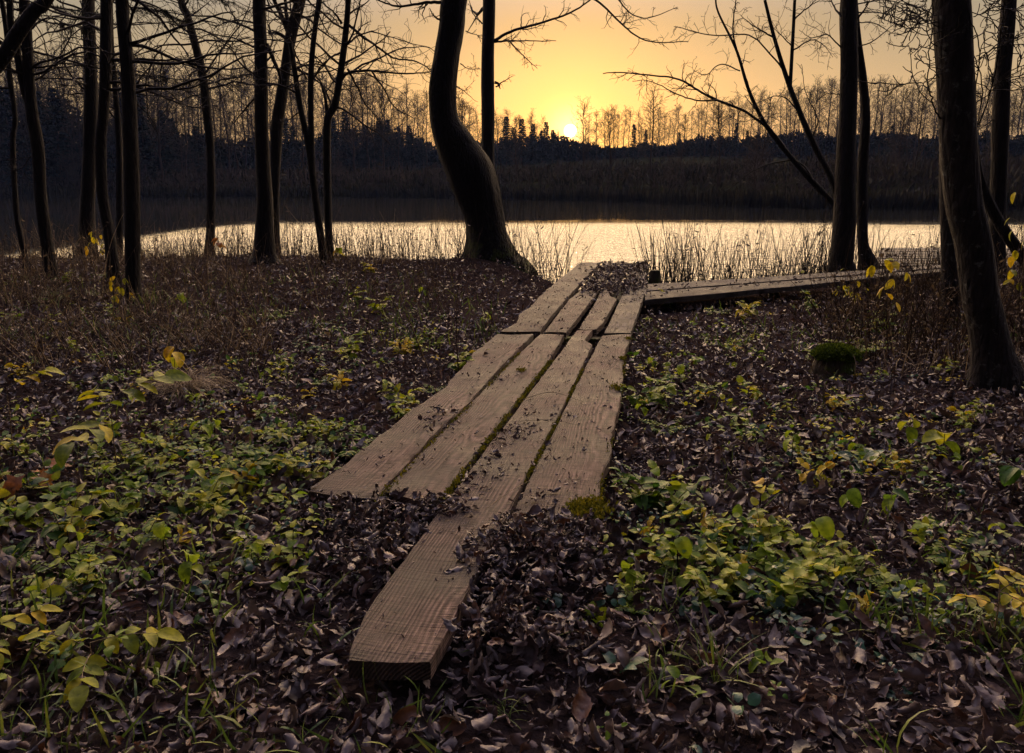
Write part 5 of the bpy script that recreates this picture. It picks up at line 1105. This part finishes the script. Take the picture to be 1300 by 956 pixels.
plants = [
 ('pinnate', 118, 858, .10, .062, 'y', 'yellow green ash seedling with paired leaflets in the bottom left corner', 'seedling', 3, .5, (1.6, 3.0)),
 ('pinnate', -8, 832, .08, .05, 'y', 'small yellow seedling cut by the left edge beside the ash seedling', 'seedling', 3, .5, (2, 2)),
 ('pinnate', 150, 605, .35, .10, 'y', 'tall seedling with big drooping yellow green leaves left of the dry grass tuft', 'seedling', 3, .5, (1.6, 2.6)),
 ('pinnate', 18, 585, .34, .075, 'y', 'seedling with three yellow tipped hanging leaves at the left edge', 'seedling', 2, .5, (2, 2)),
 ('droop', 224, 486, .24, .11, 'y', 'lone seedling with one yellow hanging leaf cluster behind the dry grass tuft', 'seedling', 4, .5, (2, 2)),
 ('pairs', 262, 652, .17, .075, 'g', 'bright green upright seedling standing above low green cover left of the boardwalk', 'seedling', 2, .3, (5, 2)),
 ('pairs', 384, 608, .16, .06, 'y', 'yellowing bramble like plant beside the corner of the leftmost plank', 'seedling', 4, .5, (1.4, 3)),
 ('pairs', 345, 600, .15, .065, 'g', 'mid green leafy plant just left of the yellowing plant by the leftmost plank', 'seedling', 4, .5, (3, 3)),
 ('fern', 444, 578, .13, .05, 'g', 'dark green fern like clump beside the leftmost plank', 'fern', 8, .5, (2, 3)),
 ('fern', 178, 600, .15, .05, 'g', 'yellow green fern like plant in the left undergrowth', 'fern', 7, .5, (4, 2)),
 ('rosette', 235, 655, .1, .13, 'g', 'broad mid green rosette under the bright upright seedling', 'seedling', 9, .5, (2.4, 3)),
 ('maple', 36, 628, .10, .10, 'o', 'orange brown lobed leaves of a small seedling near the left edge', 'seedling', 6, .5, (2, 2)),
 ('pairs', 148, 655, .13, .06, 'g', 'yellow green seedling below the fern like plant on the left', 'seedling', 3, .4, (5, 2)),
 ('pairs', 40, 668, .11, .06, 'g', 'light green seedling near the left edge below the orange leaves', 'seedling', 4, .5, (5, 2)),
 ('rosette', 12, 712, .1, .09, 'g', 'green rosette at the left edge in the leaf litter', 'seedling', 8, .5, (2, 2)),
 ('tuft', 72, 381, .22, .2, M_GRASS, 'bright green grass tuft beneath the left trunks', 'grass_tuft', 120, .5, (3, 2)),
 ('tuft', 236, 500, .36, .30, M_DRY, 'pale dry arching grass tuft left of the middle of the boardwalk', 'grass_tuft', 420, .8, (4, 1.2)),
 ('tuft', 128, 376, .18, .18, M_GRASS, 'small yellow green grass tuft beside the foot of the bowed left trunk', 'grass_tuft', 70, .5, (4, 2)),
 ('tuft', 905, 868, .20, .12, M_GRASS, 'long bladed green grass tuft at the bottom right of the boardwalk', 'grass_tuft', 26, .35, (3, 2)),
 ('tuft', 640, 905, .09, .10, M_GRASS, 'short green grass tuft below the end of the long plank', 'grass_tuft', 30, .5, (3, 2)),
 ('tuft', 462, 712, .06, .08, M_GRASS, 'tiny green grass tuft against the left side of the long plank', 'grass_tuft', 40, .6, (3, 2)),
 ('pairs', 440, 455, .17, .075, 'g', 'yellow green seedling in the litter between the slender trunks and the boardwalk', 'seedling', 3, .5, (6, 2)),
 ('pairs', 352, 478, .13, .055, 'y', 'small yellow leaved sprig left of the middle of the boardwalk', 'seedling', 2, .4, (2, 2)),
 ('pairs', 505, 508, .10, .06, 'g', 'low yellow green plant close to the wavy edge of the leftmost plank', 'seedling', 4, .6, (5, 2)),
 ('fern', 330, 570, .11, .045, 'g', 'small dark fern like plant behind the mid green leafy plant', 'fern', 6, .5, (2, 3)),
 ('pairs', 480, 398, .18, .08, 'g', 'yellow green sprig near the foot of the big crooked trunk', 'seedling', 3, .5, (6, 2)),
 ('pairs', 470, 346, .16, .09, 'y', 'yellow leaved sprig at the shore left of the big crooked trunk', 'seedling', 3, .5, (2, 2)),
 ('droop', 430, 340, .30, .12, 'y', 'yellow leaved stem beside the slender curved trunk', 'seedling', 4, .5, (2, 2)),
 ('droop', 280, 334, .38, .15, 'o', 'orange leaved sprig in front of the slender trunk standing alone', 'seedling', 5, .5, (2, 2)),
 ('sapling', 160, 400, .34, .08, 'y', 'yellow leaved sapling in front of the right trunk of the close trio', 'sapling', 2, .15, (3, 2)),
 ('sapling', 127, 345, .55, .10, 'y', 'thin sapling with few yellow leaves before the left trunk of the trio', 'sapling', 2, .2, (3, 2)),
 ('pairs', 838, 650, .22, .068, 'g', 'large leafy green clump close against the right side of the boardwalk', 'shrub', 6, .6, (3, 3)),
 ('pairs', 826, 515, .15, .07, 'g', 'yellow green leafy clump right of the middle of the boardwalk', 'seedling', 6, .6, (4.5, 2.5)),
 ('droop', 964, 650, .12, .075, 'y', 'single bright yellow hanging leaf on a short stem right of the leafy clump', 'seedling', 2, .4, (4, 2)),
 ('pairs', 1030, 620, .11, .05, 'y', 'small yellow leaved seedling in the middle of the right hand litter', 'seedling', 2, .4, (3, 2)),
 ('rosette', 1090, 592, .12, .14, 't', 'dark blue green broad leaved plant below the mossy stump', 'seedling', 12, .5, (3, 2)),
 ('droop', 1078, 655, .12, .075, 'g', 'seedling with pale drooping leaves in front of the dark broad leaved plant', 'seedling', 3, .5, (3, 3)),
 ('droop', 1130, 655, .11, .08, 'g', 'seedling with one wide green leaf right of the pale drooping one', 'seedling', 3, .5, (3, 4)),
 ('droop', 1152, 570, .17, .10, 'g', 'seedling holding long pale green leaves in front of the lichen spotted trunk', 'seedling', 3, .5, (4, 2.5)),
 ('droop', 1196, 585, .14, .11, 'g', 'light green seedling between the lichen spotted trunk and the fern', 'seedling', 3, .5, (5, 2)),
 ('pinnate', 1262, 812, .15, .045, 'y', 'bright yellow seedling with paired leaflets near the right edge', 'seedling', 5, .5, (4, 2)),
 ('droop', 1284, 640, .16, .09, 'g', 'green broad leaved seedling at the right edge', 'seedling', 4, .5, (3, 3)),
 ('pairs', 866, 728, .12, .052, 'g', 'green clump at lower right of the boardwalk in front of the large clump', 'shrub', 4, .6, (3, 2.5)),
 ('fern', 1205, 712, .10, .035, 'g', 'feathery green fern in the right foreground', 'fern', 9, .5, (3, 3)),
 ('fern', 1030, 740, .08, .03, 'g', 'small feathery fern in the middle of the right foreground', 'fern', 8, .5, (4, 2)),
 ('sapling', 1128, 455, .75, .085, 'y', 'tall thin sapling with scattered yellow leaves in front of the side walkway', 'sapling', 2, .12, (4, 2)),
 ('sapling', 1085, 395, .30, .09, 'y', 'yellow leaved sprig below the side walkway', 'sapling', 2, .3, (3, 2)),
 ('fern', 1084, 450, .20, .06, 'g', 'light green fern rising behind the mossy stump', 'fern', 8, .4, (5, 2)),
 ('pairs', 1010, 690, .08, .05, 'g', 'small yellow green seedling with whorled leaves in the right litter', 'seedling', 2, .5, (5, 2)),
 ('pairs', 962, 505, .11, .045, 'y', 'tiny yellow leaved seedling left of the mossy stump', 'seedling', 2, .4, (3, 2)),
 ('pairs', 1062, 520, .12, .05, 'y', 'yellow leaved sprig in the litter below the mossy stump', 'seedling', 3, .5, (4, 2)),
 ('droop', 835, 392, .22, .07, 'y', 'two small yellow leaves on a stem under the side walkway', 'seedling', 3, .5, (3, 2)),
 ('pairs', 945, 405, .16, .08, 'y', 'yellow sprig in the litter in front of the side walkway', 'seedling', 3, .5, (3, 2)),
 ('sapling', 1290, 430, 1.15, .085, 'y', 'tall sapling with hanging yellow leaves at the right edge beside the dark trunk', 'sapling', 3, .10, (3, 2)),
 ('rosette', 784, 850, .1, .085, 't', 'upright blue green leaf standing beside the end of the boardwalk', 'seedling', 3, .5, (3, 3)),
 ('rosette', 1150, 825, .1, .10, 't', 'wide dark teal leaf lying in the right foreground litter', 'seedling', 3, .5, (1.5, 5)),
 ('pairs', 1035, 395, .20, .06, 'g', 'green sprig below the middle of the side walkway', 'seedling', 3, .4, (4, 2)),
]
for i, (k, px, py, h, ls, m, lab, nm, n, sp, tn) in enumerate(plants):
    big = 1.3 if k in ('pairs', 'bramble', 'fern') else 1.0
    plant(k, px, py, h * (1.15 if big > 1 else 1), ls * big, m, lab, nm, seed=i, n=n, spread=sp, tint=tn)

# scattered small seedlings: a few kinds, each copied with its parts
kinds = []
for k in range(6):
    o = plant(['pairs', 'pairs', 'fern', 'pairs', 'droop', 'pairs'][k], 300, 560, [.11, .15, .10, .09, .12, .13][k], [.05, .06, .04, .055, .06, .045][k], 'gggygg'[k], 'small green seedling', 'seedling', seed=200 + k, n=[2, 3, 6, 2, 3, 2][k], spread=.4, tint=(5, 2) if k != 2 else (3, 3))
    kinds.append(o)
sr = np.random.default_rng(314); first = set(); placed = 0
while placed < 150:
    left = placed < 80
    px_ = sr.uniform(-20, 640) if left else sr.uniform(790, 1320); py_ = 350 + 430 * sr.random() ** 1.15
    g_ = ground_at(px_, py_)
    if in_poly(np.array([g_[0]]), np.array([g_[1]]), WALKW)[0] or g_[1] > shore_y(g_[0]) - .6: continue
    if left and 380 < px_ and py_ > 560: continue
    if fbm(g_[0] * 1.3 + 30, g_[1] * 1.3, 2) < .38: continue
    ki = int(sr.integers(6)); o = kinds[ki]
    if ki in first:
        c_ = o.copy(); COL.objects.link(c_)
        for ch in o.children:
            d_ = ch.copy(); COL.objects.link(d_); d_.parent = c_
        o = c_
    first.add(ki)
    o.location = tuple(g_); o.rotation_euler = (0, 0, sr.random() * 6.28); sc_ = sr.uniform(.7, 1.35) * (1 + .06 * max(0, g_[1] - 4)); o.scale = (sc_, sc_, sc_)
    hue = ['yellow green paired leaved', 'taller yellow green leafy', 'ferny green', 'yellow leaved', 'hanging leaved green', 'slim small leaved green'][ki]
    sd = 'left' if left else 'right'
    tag(o, hue + ' small seedling scattered in the litter ' + sd + ' of the boardwalk', 'plant', hue + ' seedlings ' + sd + ' of the boardwalk')
    placed += 1

# big single leaves
def single_leaf(px, py, size, mat, yaw, label, T=T_OV7, tint=.5, roll=.2):
    b = ground_at(px, py) + (0, 0, .03); mb = MB()
    scatter(mb, T, np.zeros((1, 3)), yaw, .12, roll, size, -.5, .5, tint, width=1.3)
    tag(mb.build('fallen_leaf', mat, origin=b), label, 'leaf')
single_leaf(690, 815, .085, M_YELLOW, -.2, 'yellow green oval leaf lying right of the long plank end', tint=.15)
single_leaf(650, 742, .09, M_TEAL, .1, 'grey green round leaf lying on the litter right of the long plank', T_RO, .2, .05)
single_leaf(195, 722, .07, M_TEAL, 1.2, 'pale blue green upturned leaf in the left foreground litter', T_RO, .95)
single_leaf(300, 658, .07, M_ORANGE, .8, 'reddish brown fallen leaf left of the leaf covered plank ends', T_MA, .2)

# mossy stump
sp = ground_at(1057, 474); stump = thing('tree_stump', tuple(sp), 'low broken stump with a bright green moss cap right of the boardwalk', 'stump')
mb = MB(); S = np.array([(0, 0, -.05, .15), (0, 0, .02, .13), (.005, 0, .08, .115), (.0, 0, .13, .11), (0, 0, .15, .095)]); S = smooth_line(S, 14)
tube(mb, S[:, :3], S[:, 3], 22, wob=.4, seed=4, cap=True); mb.build('stump_wood', M_STUMP, stump)
mb = MB(); rg = np.random.default_rng(8); n = 5200
a = rg.random(n) * 6.28; u = rg.random(n); th = np.arccos(1 - u * (.75 + .55 * fbm(np.cos(a) * 1.5 + 4, np.sin(a) * 1.5 + 4, 2)))
bl = 1 + .25 * (fbm(np.cos(a) * 2 + 9, np.sin(a) * 2 + u * 3 + 9, 2) - .5)
P = np.stack([np.sin(th) * np.cos(a) * .125 * bl + .02 * (np.cos(a) > 0), np.sin(th) * np.sin(a) * .12 * bl, .115 + np.cos(th) * .062 * bl], -1)
scatter(mb, T_LA, P, a + rg.normal(0, .6, n), pi / 2 - th + rg.normal(0, .4, n), rg.random(n) * 6, .020 * (.5 + rg.random(n)), .3, 0, rg.beta(2, 2, n), width=1.3)
S = np.array([(0, 0, .10, .115), (.006, 0, .13, .112), (.008, 0, .155, .09), (.008, 0, .172, .05), (.008, 0, .178, .01)]); S = smooth_line(S, 12); tube(mb, S[:, :3], S[:, 3], 18, wob=.18, seed=9, tint=.2)
mb.build('moss_cap', M_MOSSD, stump)
# ------------------------------------------------------------------ evening haze
def haze():
    m, nt, out = newmat('evening_haze')
    pv = N(nt, 'ShaderNodeVolumePrincipled'); pv.inputs['Density'].default_value = HAZE; pv.inputs['Color'].default_value = (.32, .48, 1.0, 1); pv.inputs['Anisotropy'].default_value = 0.0
    L(nt, pv.outputs[0], out.inputs['Volume'])
    x, y0, y1, z0, z1 = 405, -70, 425, -3.6, 34
    V = [(-x, y0, z0), (x, y0, z0), (x, y1, z0), (-x, y1, z0), (-x, y0, z1), (x, y0, z1), (x, y1, z1), (-x, y1, z1)]
    mb = MB(); mb.add(V, [(0, 3, 2, 1), (4, 5, 6, 7), (0, 1, 5, 4), (1, 2, 6, 5), (2, 3, 7, 6), (3, 0, 4, 7)])
    tag(mb.build('haze', m, smooth=False), 'thin bluish evening haze', 'haze', kind='stuff')
HAZE = .0002
haze()
